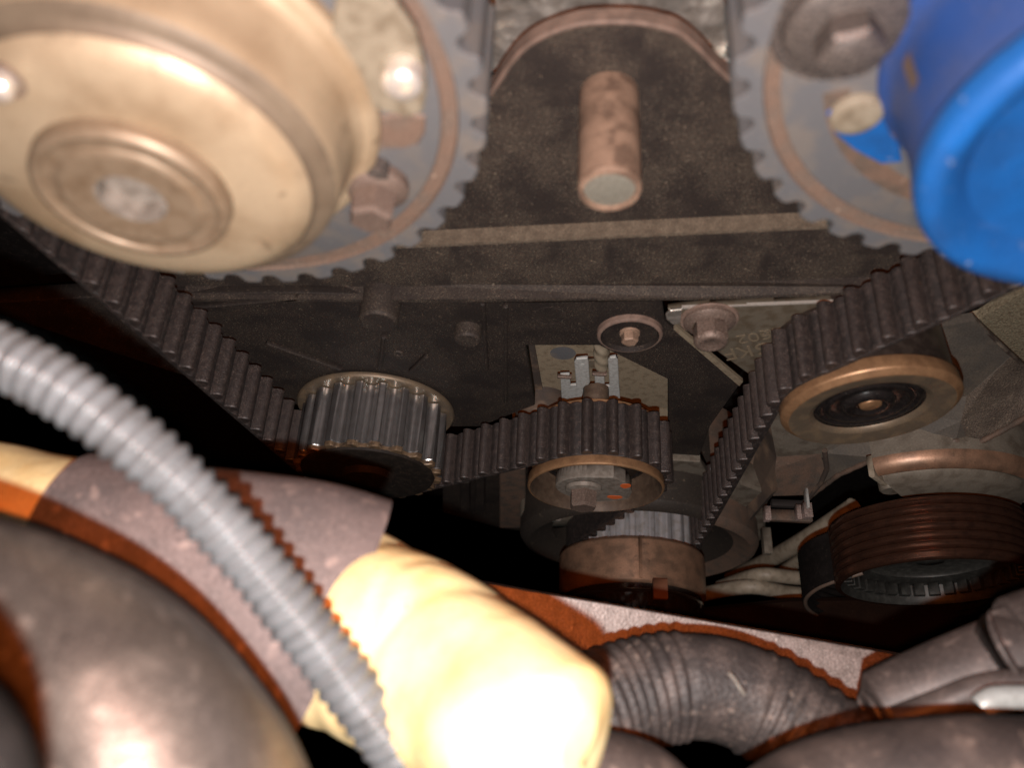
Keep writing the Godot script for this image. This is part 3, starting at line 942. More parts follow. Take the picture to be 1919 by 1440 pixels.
func tensioner() -> void:
	var c := Vector3(35.4, 280.2, 0)
	var t := thing("tensioner_pulley", Vector3(35.4, 279.2, -24), "smooth tan belt tensioner pulley with an orange-marked plate and bolt inside its open ring", "tensioner pulley")
	var mb := Mb.new()
	lathe(mb, c, [[v2(25.6, -24), v2(25.6, -1.0)], [v2(25.6, -1.0), v2(26.8, -0.8)], [v2(26.8, -0.8), v2(27.1, -0.5), v2(27.1, 3.0)], [v2(27.1, 3.0), v2(26.7, 3.5)], [v2(26.7, 3.5), v2(26.1, 3.6)]], 112)
	part(mb, "ring", M.tan_ring, t)
	mb = Mb.new()
	lathe(mb, c, [[v2(26.1, 3.6), v2(25.6, 2.8), v2(25.2, 0.0), v2(24.0, -12)]], 96)
	part(mb, "inner_wall", M.ring_brown, t)
	mb = Mb.new()
	lathe(mb, c, [[v2(24.1, -10), v2(21, -8)], [v2(21, -8), v2(20.4, -6.5), v2(19.6, -6.5)], [v2(19.6, -6.5), v2(19, -7.5), v2(18, -7.5)], [v2(18, -7.5), v2(17.4, -6), v2(9, -6)]], 80)
	part(mb, "bearing_cover", M.seal, t)
	var pc := Vector3(33.2, 268.5, 0.0)
	mb = Mb.new()
	var plate := circle(v2(pc.x - 1, pc.y + 2), 12.2, 30, deg_to_rad(60), deg_to_rad(300))
	plate.append_array([Vector2(40.0, 247.4), Vector2(46.4, 251.2), Vector2(51.8, 258.7), Vector2(51.9, 267.2), Vector2(50.1, 273.2), Vector2(47.6, 278.8), Vector2(42.2, 283.9)])
	plate = Array(Geometry2D.convex_hull(PackedVector2Array(plate)))
	plate.pop_back()
	extrude(mb, plate, -7, -0.6, 0.6)
	var ip := part(mb, "indicator_plate", M.zinc_dull, t, "grey plate with an orange paint dab")
	for q in [[Vector3(45.5, 261.7, -0.6), 3.3, 2.0], [Vector3(48.1, 275.3, -0.6), 2.2, 2.4]]:
		mb = Mb.new()
		var pts := []
		for k in 20:
			var a := TAU * k / 20
			pts.append(v2(q[0].x + q[1] * cos(a), q[0].y + q[2] * sin(a) * (1.0 + 0.15 * sin(a * 3))))
		extrude(mb, pts, -0.7, -0.48, 0.05)
		part(mb, "paint_dab", M.orange_paint, ip)
	mb = Mb.new()
	var bc := Vector3(31.4, 271.5, 1.0)
	lathe(mb, bc, [[v2(7.6, -1.2), v2(7.4, 0.4)], [v2(7.4, 0.4), v2(5, 0.9)]], 40)
	part(mb, "washer", M.zinc_dull, t)
	mb = Mb.new()
	hex_head(mb, bc + Vector3(0, 0, 0.7), Basis(), 10.0, 7.0, 0.52)
	part(mb, "hexagon_bolt", M.dirty_bolt, t, "dusty pinkish hexagon bolt head")


func crank() -> void:
	var c := Vector3(64, 183, 0)
	var t := thing("crankshaft_gear", Vector3(64, 183, -22), "dark steel toothed crankshaft gear half hidden behind the tensioner", "gear")
	var mb := Mb.new()
	toothed(mb, c, 20, 30.0, 3.1, 0.34, 18, -22, 0.6, 0.12)
	part(mb, "teeth", M.bright_steel, t)
	mb = Mb.new()
	lathe(mb, c, [[v2(33, -24), v2(33, -22.4)], [v2(33, -22.4), v2(18, -22.2)]], 72)
	part(mb, "rear_flange", M.pulley_body, t)
	var d := thing("crankshaft_damper", Vector3(64, 183, 1), "brown round crankshaft damper with drip streaks on its side, under the crankshaft gear", "damper")
	mb = Mb.new()
	lathe(mb, c, [[v2(16, 1.2), v2(33.8, 1.2)], [v2(33.8, 1.2), v2(35.0, 1.7), v2(35.6, 3.0)], [v2(35.6, 3.0), v2(35.8, 10), v2(35.5, 21.6)], [v2(35.5, 21.6), v2(34.8, 22.8), v2(33.4, 23.0)]], 120)
	part(mb, "rim", M.damper, d)
	# a cast seam down the rim
	mb = Mb.new()
	box(mb, c + Vector3(-1.2, 35.55, 12), Vector3(1.6, 1.2, 19), 0.4)
	part(mb, "cast_seam", M.damper, d)
	mb = Mb.new()
	lathe(mb, c, [[v2(33.6, 22.9), v2(33.4, 25.0)], [v2(33.4, 25.0), v2(34.6, 26.0), v2(35.0, 28.0), v2(34.6, 40)], [v2(34.6, 40), v2(33, 42), v2(10, 42)]], 112)
	var drum := part(mb, "rubber_drum", M.gloss_black, d, "glossy black drum below the brown rim")
	mb = Mb.new()
	box(mb, Vector3(70.7, 222.0, 27.0), Vector3(6.4, 2.6, 9), 0.4)
	part(mb, "timing_tab", M.rust_primer, drum, "small orange-brown tab on the black drum")
	# front casting of the engine round the crankshaft
	mb = Mb.new()
	lathe(mb, c, [[v2(56, -60), v2(56, -9)], [v2(56, -9), v2(54, -6), v2(51, -5)], [v2(51, -5), v2(40, -12)], [v2(40, -12), v2(38, -26)]], 96)
	var h := thing("oil_pump_housing", Vector3(64, 183, -40), "dull grey-brown round casting around the crankshaft, right of the gear", "pump housing")
	part(mb, "round_wall", M.cast_dim, h)
	mb = Mb.new()
	lathe(mb, c, [[v2(62, -60), v2(62, -4)], [v2(62, -4), v2(60.6, -1.5), v2(58, -0.6)], [v2(58, -0.6), v2(50, -5.2)]], 48, Basis(), deg_to_rad(-40), deg_to_rad(62))
	part(mb, "brown_skirt", M.cast_brown, h, "brown raised skirt on the right side of the casting")
	mb = Mb.new()
	extrude(mb, [Vector2(71.1, 249.5), Vector2(85.5, 249.1), Vector2(94.6, 228.1), Vector2(95.0, 190.9), Vector2(86.6, 181.3)], -30, -24, 0.5)
	part(mb, "cast_wing", M.cast_dull, h)
	mb = Mb.new()
	extrude(mb, [Vector2(101.3, 212.7), Vector2(101.4, 251.7), Vector2(117.4, 240.8), Vector2(134.0, 176.2), Vector2(130.2, 146.5), Vector2(111.2, 153.1)], -26, -14, 1.2)
	part(mb, "cast_boss", M.cast_dull, h)


func idler() -> void:
	var c := Vector3(113.7, 358.7, 0)
	var b := Basis(Vector3(0, 1, 0), 0.07)
	var t := thing("idler_pulley", Vector3(113.7, 358.7, -36), "smooth idler pulley with wide tan rim and black bearing seal under the right belt run", "idler pulley")
	var mb := Mb.new()
	lathe(mb, c, [[v2(26.2, -37), v2(26.2, -2.6)]], 112, b)
	part(mb, "body", M.pulley_body, t, "dark polished cylinder the belt runs on")
	mb = Mb.new()
	lathe(mb, c, [[v2(26.2, -3.6), v2(27.1, -3.4)], [v2(27.1, -3.4), v2(27.4, -3.0), v2(27.4, 0.6)], [v2(27.4, 0.6), v2(27.1, 1.1)], [v2(27.1, 1.1), v2(25.4, 2.4)], [v2(25.4, 2.4), v2(25.0, 2.5)]], 112, b)
	part(mb, "rim", M.tan_ring, t)
	mb = Mb.new()
	lathe(mb, c, [[v2(25.0, 2.5), v2(23.8, 2.4), v2(18.6, 1.5)], [v2(18.6, 1.6), v2(17.4, 1.0), v2(16.9, 0.0)]], 112, b)
	part(mb, "face", M.ring_face, t)
	mb = Mb.new()
	lathe(mb, c, [[v2(17.1, -0.2), v2(16.2, -0.4), v2(15.6, 0.1), v2(15.0, 0.1)], [v2(15.0, 0.1), v2(14.4, -0.6), v2(13.6, -0.6)], [v2(13.6, -0.6), v2(13.0, 0.0), v2(12.2, 0.0)], [v2(12.2, 0.0), v2(11.2, -0.9), v2(8.4, -0.9)], [v2(8.4, -0.9), v2(7.6, 0.4), v2(6.8, 0.9), v2(5.4, 0.9)], [v2(5.4, 0.9), v2(4.4, 0.0), v2(3.4, -0.2)]], 96, b)
	part(mb, "bearing_seal", M.seal, t)
	mb = Mb.new()
	lathe(mb, c + Vector3(0.3, 0.6, 0), [[v2(3.6, -0.4), v2(3.3, 0.5)], [v2(3.3, 0.5), v2(2.4, 0.9), v2(0, 0.95)]], 32, b)
	part(mb, "centre_pin", M.tan_ring, t)


func sheet_and_clip() -> void:
	var t := thing("sheet_metal_shield", Vector3(35.4, 287.7, -40.0), "tan sheet metal shield seen through the opening of the black wall", "heat shield")
	var mb := Mb.new()
	slab(mb, [Vector3(-1.1, 334.2, -40.0), Vector3(63.9, 340.7, -40.0), Vector3(79.2, 268.7, -40.0), Vector3(52.5, 261.7, -40.0), Vector3(15.9, 243.0, -40.0), Vector3(1.2, 241.1, -40.0)], Vector3(0, 0, -1.5))
	part(mb, "sheet", M.tan_sheet, t)
	mb = Mb.new()
	slab(mb, [Vector3(52.3, 265.9, -39.8), Vector3(78.7, 271.2, -39.8), Vector3(80.0, 259.8, -36.0), Vector3(54.8, 253.2, -36.0)], Vector3(0, -1, -1))
	part(mb, "folded_edge", M.tan_sheet, t)
	mb = Mb.new()
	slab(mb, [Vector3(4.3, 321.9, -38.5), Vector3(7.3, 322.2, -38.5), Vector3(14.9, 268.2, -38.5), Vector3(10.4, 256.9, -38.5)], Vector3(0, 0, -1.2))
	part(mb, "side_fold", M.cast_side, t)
	mb = Mb.new()
	lathe(mb, Vector3(19.1, 312.1, -39.9), [[v2(5.0, 0.15), v2(0, 0.2)]], 32)
	part(mb, "stain", M.sprocket, t, "round grey patch on the shield")
	# dark canister under the shield's left end
	mb = Mb.new()
	var cc := Vector3(13.2, 272.0, -34.0)
	lathe(mb, cc, [[v2(11, -20), v2(11, 4)], [v2(11, 4), v2(9.8, 5.2), v2(0, 5.4)]], 48)
	solo(mb, "sensor_canister", M.cast_side, cc, "dark round sensor body left of the spring clip, half hidden by the belt", "sensor")
	# the steel spring clip with its fingers
	var k := thing("spring_clip", Vector3(32.9, 279.6, -34.0), "grey steel spring clip with upright fingers, standing behind the middle run of belt", "clip")
	mb = Mb.new()
	extrude(mb, [Vector2(21.9, 275.2), Vector2(20.1, 292.4), Vector2(18.6, 307.3), Vector2(22.1, 307.7), Vector2(23.3, 298.8), Vector2(25.6, 299.1), Vector2(30.2, 299.6), Vector2(30.7, 297.4), Vector2(28.8, 296.2), Vector2(28.8, 290.0), Vector2(28.4, 285.1), Vector2(26.6, 280.4), Vector2(24.0, 276.5)], -34, -33, 0.15)
	part(mb, "left_leg", M.zinc, k)
	mb = Mb.new()
	extrude(mb, [Vector2(36.0, 297.1), Vector2(33.1, 298.6), Vector2(31.8, 308.4), Vector2(35.5, 308.8), Vector2(36.8, 299.5), Vector2(38.7, 299.7), Vector2(35.4, 321.5), Vector2(38.8, 322.7), Vector2(40.6, 310.7), Vector2(43.4, 295.1), Vector2(45.4, 283.1), Vector2(45.3, 279.6), Vector2(42.0, 280.2), Vector2(39.9, 286.5), Vector2(39.4, 292.3), Vector2(37.8, 296.8)], -34, -33, 0.15)
	part(mb, "right_leg", M.zinc, k)
	mb = Mb.new()
	extrude(mb, [Vector2(23.0, 319.1), Vector2(23.5, 322.0), Vector2(27.6, 322.9), Vector2(28.3, 319.7), Vector2(30.5, 303.4), Vector2(30.1, 300.6), Vector2(25.6, 299.2)], -33.2, -32, 0.3)
	var fg := part(mb, "finger", M.zinc, k, "tall left finger with a punched dot")
	mb = Mb.new()
	lathe(mb, Vector3(26.3, 317.8, -32.0), [[v2(0.9, -0.1), v2(0.7, 0.2), v2(0.45, -0.05)]], 20)
	part(mb, "punched_dot", M.zinc, fg)
	mb = Mb.new()
	extrude(mb, [Vector2(35.3, 322.1), Vector2(35.8, 324.2), Vector2(37.9, 324.8), Vector2(39.0, 322.5), Vector2(42.1, 302.9), Vector2(38.5, 301.6)], -33.2, -32, 0.3)
	part(mb, "finger", M.zinc, k, "tall right finger")
	for q in [Vector3(20.3, 306.5, -32.6), Vector3(33.5, 310.2, -32.6)]:
		mb = Mb.new()
		box(mb, q, Vector3(5.6, 1.6, 1.6), 0.3)
		part(mb, "bent_tab", M.dirty_bolt, k)
	mb = Mb.new()
	extrude(mb, [Vector2(28.4, 318.6), Vector2(30.6, 318.9), Vector2(31.3, 313.0), Vector2(29.0, 312.8)], -34.5, -33.5, 0.1)
	part(mb, "cross_strip", M.plate, k)
	# brown stud and bright pin held by the clip
	mb = Mb.new()
	var sc := Vector3(33.5, 298.5, -29.0)
	lathe(mb, sc, [[v2(5.2, -3), v2(5.1, 4.4), v2(4.8, 5.4)], [v2(4.8, 5.4), v2(4.0, 6.0), v2(0, 6.2)]], 12)
	solo(mb, "clip_stud", M.ring_brown, sc, "rusty brown stud between the legs of the spring clip", "stud")
	mb = Mb.new()
	var pin := PackedVector3Array([Vector3(32.7, 324.0, -39.0), Vector3(33.2, 319.5, -37.5), Vector3(33.7, 314.8, -36.4), Vector3(34.0, 310.5, -36.0)])
	tube(mb, spline(Array(pin), 6), func(s: float, a: float) -> float: return 2.9 + 0.3 * sin(s * 1.3 + a * 2.0), 24)
	solo(mb, "locating_pin", M.cream_plate, pin[0], "bumpy bright metal pin pointing down into the spring clip", "pin")


func engraved_plate() -> void:
	var t := thing("engraved_plate", Vector3(78.8, 353.1, -29.0), "grey engraved metal plate with a bright top edge behind the right run of belt", "metal plate")
	var mb := Mb.new()
	extrude(mb, [Vector2(48.3, 371.4), Vector2(60.9, 374.5), Vector2(80.2, 377.6), Vector2(97.4, 380.4), Vector2(119.4, 358.7), Vector2(113.5, 335.6), Vector2(84.5, 331.9), Vector2(70.1, 346.3), Vector2(63.4, 354.2), Vector2(51.6, 363.3)], -26.4, -24, 0.25)
	part(mb, "plate_face", M.plate, t)
	mb = Mb.new()
	extrude(mb, [Vector2(47.9, 369.1), Vector2(48.9, 371.7), Vector2(52.5, 372.7), Vector2(53.6, 364.5), Vector2(51.6, 362.9), Vector2(48.8, 366.0)], -24.2, -23.3, 0.3)
	part(mb, "bright_corner", M.cast, t, "bare bright corner of the plate")
	mb = Mb.new()
	slab(mb, [Vector3(52.4, 372.9, -23.9), Vector3(72.1, 376.3, -23.9), Vector3(98.2, 380.7, -23.9), Vector3(98.4, 380.1, -23.9), Vector3(72.3, 375.7, -23.9), Vector3(52.6, 372.1, -23.9)], Vector3(0, 0, -0.9))
	part(mb, "bright_edge", M.bright_bolt, t)
	mb = Mb.new()
	slab(mb, [Vector3(53.3, 355.1, -26.6), Vector3(54.0, 356.9, -26.6), Vector3(85.7, 320.9, -26.6), Vector3(85.2, 317.4, -26.6)], Vector3(0, 0, -1.5))
	part(mb, "lower_strip", M.tan_sheet, t)
	# engraved writing
	text(t, "SKF", Vector3(79.5, 347.8, -23.9), 7.4, 207)
	text(t, "5602", Vector3(81.1, 358.3, -23.9), 5.4, 207)
	text(t, "FRANCE", Vector3(85.9, 362.9, -23.9), 2.6, 207)
	var b := thing("plate_bolt", Vector3(61.2, 369.4, -24.0), "dirty hexagon flange bolt with rounded worn head on the engraved plate", "bolt")
	var bc := Vector3(62.4, 367.0, -24.0)
	mb = Mb.new()
	lathe(mb, bc, [[v2(9.4, 0), v2(9.2, 0.6)], [v2(9.2, 0.6), v2(7, 0.7)]], 48)
	part(mb, "washer", M.damper_dust, b)
	mb = Mb.new()
	lathe(mb, bc, [[v2(8.3, 0.6), v2(8.3, 1.5)], [v2(8.3, 1.5), v2(7.4, 2.4), v2(5.6, 3.1)]], 48)
	part(mb, "flange", M.dirty_bolt, b)
	mb = Mb.new()
	hex_head(mb, bc + Vector3(0, 0, 2.6), Basis(), 9.6, 6.8, 0.52)
	lathe(mb, bc + Vector3(0, 0, 9.0), [[v2(5.4, -1.4), v2(5.0, 0.4), v2(3.6, 0.9), v2(3.0, 0.3), v2(0, 0.2)]], 40)
	part(mb, "hexagon_head", M.dirty_bolt, b)


func text(t: Node3D, words: String, at: Vector3, high: float, turn: float) -> void:
	var f := SystemFont.new()
	f.font_names = PackedStringArray(["Droid Sans"])
	var m := TextMesh.new()
	m.font = f
	m.text = words
	m.font_size = 32
	m.pixel_size = high * MM / 24.0
	m.depth = 0.00012
	m.curve_step = 2.0
	var o := put(m, "engraving", M.scratched_metal, t, Transform3D(Basis(Vector3(0, 0, 1), deg_to_rad(turn)), at))
	o.set_meta("label", "engraved writing on the plate")


func mount_bracket() -> void:
	var t := thing("engine_mount_bracket", Vector3(174.2, 284.8, -30.0), "large grey and brown cast bracket wrapping under the idler pulley at the right", "bracket")
	var mb := Mb.new()
	slab(mb, [Vector3(138.3, 343.6, -34.0), Vector3(155.5, 359.6, -34.0), Vector3(163.0, 385.3, -34.0), Vector3(201.9, 318.3, -34.0), Vector3(187.8, 328.6, -34.0)], Vector3(0, 0, -4))
	part(mb, "rough_face", M.cast_rough, t, "speckled rough cast face at the right edge")
	mb = Mb.new()
	slab(mb, [Vector3(134.5, 346.4, -30.0), Vector3(141.7, 360.6, -30.0), Vector3(150.8, 364.9, -30.0), Vector3(172.5, 346.2, -29.0), Vector3(171.0, 336.4, -27.0), Vector3(168.1, 322.3, -25.0), Vector3(163.1, 311.6, -26.0)], Vector3(0, -1, -4))
	part(mb, "slate_face", M.cast_slate, t, "smoother grey facet right of the idler")
	mb = Mb.new()
	slab(mb, [Vector3(168.1, 322.3, -25.0), Vector3(171.0, 336.4, -27.0), Vector3(172.5, 346.2, -29.0), Vector3(189.7, 331.8, -28.0), Vector3(189.3, 329.6, -17.0), Vector3(179.6, 304.0, -14.5), Vector3(176.5, 302.1, -14.5), Vector3(169.2, 312.9, -19.0)], Vector3(0, -1, -4))
	part(mb, "dark_face", M.cast_speckle, t, "dark speckled face sloping down to the lower edge")
	mb = Mb.new()
	slab(mb, [Vector3(130.8, 288.0, -26.0), Vector3(153.4, 305.7, -26.0), Vector3(168.1, 322.3, -25.0), Vector3(169.2, 312.9, -19.0), Vector3(176.5, 302.1, -14.5), Vector3(170.2, 304.8, -14.5), Vector3(153.3, 282.7, -14.5), Vector3(148.5, 285.4, -14.5), Vector3(140.0, 264.3, -14.5), Vector3(137.2, 239.0, -14.5), Vector3(131.5, 274.5, -20.0)], Vector3(0, -1, -4))
	part(mb, "shadow_face", M.cast_slate, t)
	mb = Mb.new()
	var lip := PackedVector3Array([Vector3(188.4, 327.8, -17.0), Vector3(184.2, 313.7, -16.0), Vector3(179.4, 304.5, -14.5), Vector3(176.7, 302.1, -14.5), Vector3(170.0, 305.3, -14.5), Vector3(160.7, 294.2, -14.5), Vector3(153.0, 283.3, -14.5), Vector3(148.3, 286.0, -14.5), Vector3(139.8, 264.9, -14.5), Vector3(137.2, 242.4, -14.5), Vector3(137.3, 216.6, -16.0)])
	tube(mb, resample(lip, 1.5), func(s: float, a: float) -> float: return 1.1 + 0.1 * sin(s * 0.9), 12)
	part(mb, "lower_lip", M.cast_brown, t)
	mb = Mb.new()
	tube(mb, resample(PackedVector3Array([Vector3(150.9, 363.9, -31.0), Vector3(164.7, 352.5, -30.0), Vector3(187.6, 332.5, -29.0)]), 2.0), func(s: float, a: float) -> float: return 0.9, 10)
	part(mb, "ridge", M.cast_dark, t)
	# the pale block left of the idler
	mb = Mb.new()
	slab(mb, [Vector3(102.1, 296.7, -25.0), Vector3(103.2, 332.6, -25.0), Vector3(136.3, 295.9, -25.0), Vector3(140.7, 258.0, -20.0), Vector3(129.7, 273.1, -20.0), Vector3(113.6, 267.4, -20.0)], Vector3(0, -1, -6))
	part(mb, "pale_block", M.cast_dull, t)
	mb = Mb.new()
	slab(mb, [Vector3(113.4, 268.0, -20.0), Vector3(130.0, 273.7, -20.0), Vector3(135.4, 263.6, -15.0), Vector3(134.3, 246.8, -12.0), Vector3(118.5, 243.0, -12.0), Vector3(114.3, 261.7, -17.0)], Vector3(0, -2, -4))
	part(mb, "brown_block", M.cast_brown, t)
	mb = Mb.new()
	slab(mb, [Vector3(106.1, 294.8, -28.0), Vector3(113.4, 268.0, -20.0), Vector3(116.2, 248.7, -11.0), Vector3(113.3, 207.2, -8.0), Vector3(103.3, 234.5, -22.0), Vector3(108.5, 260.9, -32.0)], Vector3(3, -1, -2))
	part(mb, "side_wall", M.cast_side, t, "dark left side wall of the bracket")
	mb = Mb.new()
	tube(mb, resample(PackedVector3Array([Vector3(129.6, 279.5, -19.0), Vector3(134.5, 267.1, -16.0), Vector3(135.3, 256.7, -14.0), Vector3(134.1, 244.0, -12.0), Vector3(134.5, 223.9, -12.0)]), 1.2), func(s: float, a: float) -> float: return 1.1, 10)
	part(mb, "ridge", M.cast_side, t)
	# the clip block under it
	var k := thing("cable_clip", Vector3(129.0, 230.9, -8.0), "small pinkish plastic cable clip with two upright tabs under the cast bracket", "cable clip")
	mb = Mb.new()
	box(mb, Vector3(127.7, 234.4, -6.0), Vector3(20, 3, 5), 0.4)
	part(mb, "body", M.cast_brown, k)
	for q in [[Vector3(115.6, 241.2, -4.0), 2.6], [Vector3(131.1, 248.0, -4.0), 3.6], [Vector3(128.2, 244.7, -4.0), 2.0]]:
		mb = Mb.new()
		box(mb, q[0], Vector3(q[1], 3.4, 6.5), 0.3)
		part(mb, "tab", M.rail_paint, k)
	mb = Mb.new()
	box(mb, Vector3(130.9, 249.7, -9.0), Vector3(1.1, 3, 9), 0.2)
	part(mb, "upright", M.zinc, k)
	mb = Mb.new()
	box(mb, Vector3(125.6, 239.2, -10.0), Vector3(14, 3, 3), 0.3)
	part(mb, "dark_slot", M.hole_black, k)
	mb = Mb.new()
	box(mb, Vector3(128.5, 196.6, -6.0), Vector3(4, 4, 13), 0.5)
	part(mb, "leg", M.cast_dull, k)


func alternator() -> void:
	var c := Vector3(176.0, 258, 0)
	var t := thing("alternator", Vector3(176, 258, -40), "alternator housing of worn bare metal with a coppery shoulder, above the grooved pulley", "alternator")
	var mb := Mb.new()
	var arc := [deg_to_rad(10), deg_to_rad(134)]
	lathe(mb, c, [[v2(48, -44), v2(48, -11)]], 72, Basis(), arc[0], arc[1])
	part(mb, "side_wall", M.cast_dull, t)
	mb = Mb.new()
	lathe(mb, c, [[v2(48, -11), v2(47.7, -8.6), v2(46.6, -6.4), v2(45.2, -5.2), v2(43.6, -4.8)]], 72, Basis(), arc[0], arc[1])
	part(mb, "shoulder", M.damper, t, "coppery rounded shoulder with a bright glint")
	mb = Mb.new()
	lathe(mb, c, [[v2(43.6, -4.8), v2(42.6, -5.1)], [v2(42.6, -5.1), v2(41.8, -6.4), v2(40, -6.8)], [v2(40, -6.8), v2(38.6, -4.2), v2(20, -3)]], 72, Basis(), arc[0], arc[1])
	part(mb, "front_plate", M.cast_dull, t)
	var rim := c + Vector3(cos(arc[1]) * 57, sin(arc[1]) * 57, 0)
	mb = Mb.new()
	box(mb, c + Vector3(cos(arc[1] + 0.03) * 41, sin(arc[1] + 0.03) * 41, -8), Vector3(13, 2.2, 9), 0.6, Basis(Vector3(0, 0, 1), arc[1]))
	part(mb, "end_lug", M.pale_hose, t)
	for q in [[Vector3(158.2, 272.3, -7.0), 5.0], [Vector3(185.3, 281.8, -7.0), 7.0]]:
		mb = Mb.new()
		lathe(mb, q[0], [[v2(q[1], -3), v2(q[1] * 0.96, 0.6), v2(q[1] * 0.8, 1.4)], [v2(q[1] * 0.8, 1.4), v2(0, 1.0)]], 40)
		part(mb, "cast_pad", M.cast_dull, t)
	# the grooved pulley
	var p := thing("alternator_pulley", Vector3(176, 258, 5), "coppery brown grooved alternator pulley with a notched inner ring at the lower right", "pulley")
	var r := 38.0
	mb = Mb.new()
	var prof := []
	var z := 4.0
	lathe(mb, c, [[v2(20, 3.6), v2(r - 0.6, 3.6)], [v2(r - 0.6, 3.6), v2(r, 4.0), v2(r, 5.6)]], 128)
	for k in 6:
		z = 5.6 + 3.5 * k
		lathe(mb, c, [[v2(r, z), v2(r - 0.25, z + 0.25), v2(r - 1.7, z + 0.75)], [v2(r - 1.7, z + 0.75), v2(r - 0.35, z + 1.3), v2(r - 0.05, z + 1.8), v2(r + 0.08, z + 2.5), v2(r, z + 3.5)]], 128)
	lathe(mb, c, [[v2(r, 26.6), v2(r, 27.6)], [v2(r, 27.6), v2(r - 0.5, 28.2), v2(r - 2.2, 28.2)]], 128)
	part(mb, "grooved_rim", M.groove_brown, p)
	mb = Mb.new()
	lathe(mb, c, [[v2(r - 2.2, 28.2), v2(r - 3.2, 26.8), v2(r - 4.0, 20)], [v2(r - 4.0, 20), v2(26, 18.5)], [v2(26, 18.5), v2(25.5, 17), v2(6, 17)], [v2(6, 17), v2(5.5, 19), v2(0, 19)]], 112)
	part(mb, "dished_face", M.dull_inner, p)
	var tooth := Mb.new()
	extrude(tooth, [v2(-2.0, -1.6), v2(2.0, -1.6), v2(2.4, 1.6), v2(-2.4, 1.6)], -2.6, 2.6, 0.25)
	var tm := tooth.done(Vector3.ZERO)
	for k in 34:
		var a := TAU * k / 34
		put(tm, "ring_tooth", M.dull_inner, p, Transform3D(Basis(Vector3(0, 0, 1), a - PI / 2), c + Vector3(cos(a) * 32.6, sin(a) * 32.6, 22.4)))
	# the slack ribbed belt hanging round the pulley
	var path := spline([Vector3(153, 247, 12), Vector3(146, 241, 13.5), Vector3(140.5, 231, 15), Vector3(140.5, 217, 16.5), Vector3(148, 203, 18), Vector3(162, 194, 19), Vector3(180, 190, 19), Vector3(203, 194, 19), Vector3(220, 210, 19), Vector3(226, 235, 19)], 10)
	var sb := thing("ribbed_belt", Vector3(201.9, 136.4, 22.0), "slack black ribbed drive belt hanging in a loop below the grooved pulley", "drive belt")
	mb = Mb.new()
	var axis := Vector3(0, 0, 1)
	var outer := [PackedVector3Array(), PackedVector3Array()]
	var ribs := []
	for k in 15:
		ribs.append(PackedVector3Array())
	for i in path.size():
		var tg := (path[mini(i + 1, path.size() - 1)] - path[maxi(i - 1, 0)])
		tg.z = 0
		tg = tg.normalized()
		var nn := Vector3(-tg.y, tg.x, 0)
		outer[0].append(path[i] - nn * 4.4 - axis * 10.5)
		outer[1].append(path[i] - nn * 4.4 + axis * 10.5)
		for k in 15:
			ribs[k].append(path[i] - nn * (0.0 if k % 2 == 1 else 2.0) + axis * (-10.5 + 1.5 * k))
	mb.grid([outer[0], outer[1]])
	mb.next()
	mb.grid([outer[1], ribs[14]])
	mb.next()
	mb.grid([ribs[0], outer[0]])
	for k in 14:
		mb.next()
		mb.grid([ribs[k + 1], ribs[k]])
	part(mb, "ribbed_band", M.rubber_black, sb)
	mb = Mb.new()
	var edge := PackedVector3Array()
	for i in path.size():
		edge.append(outer[1][i].lerp(ribs[14][i], 0.5) + Vector3(0, 0, 0.2))
	tube(mb, edge, func(s: float, a: float) -> float: return 0.9, 8)
	part(mb, "worn_edge", M.cast_brown, sb, "brown worn edge of the belt")


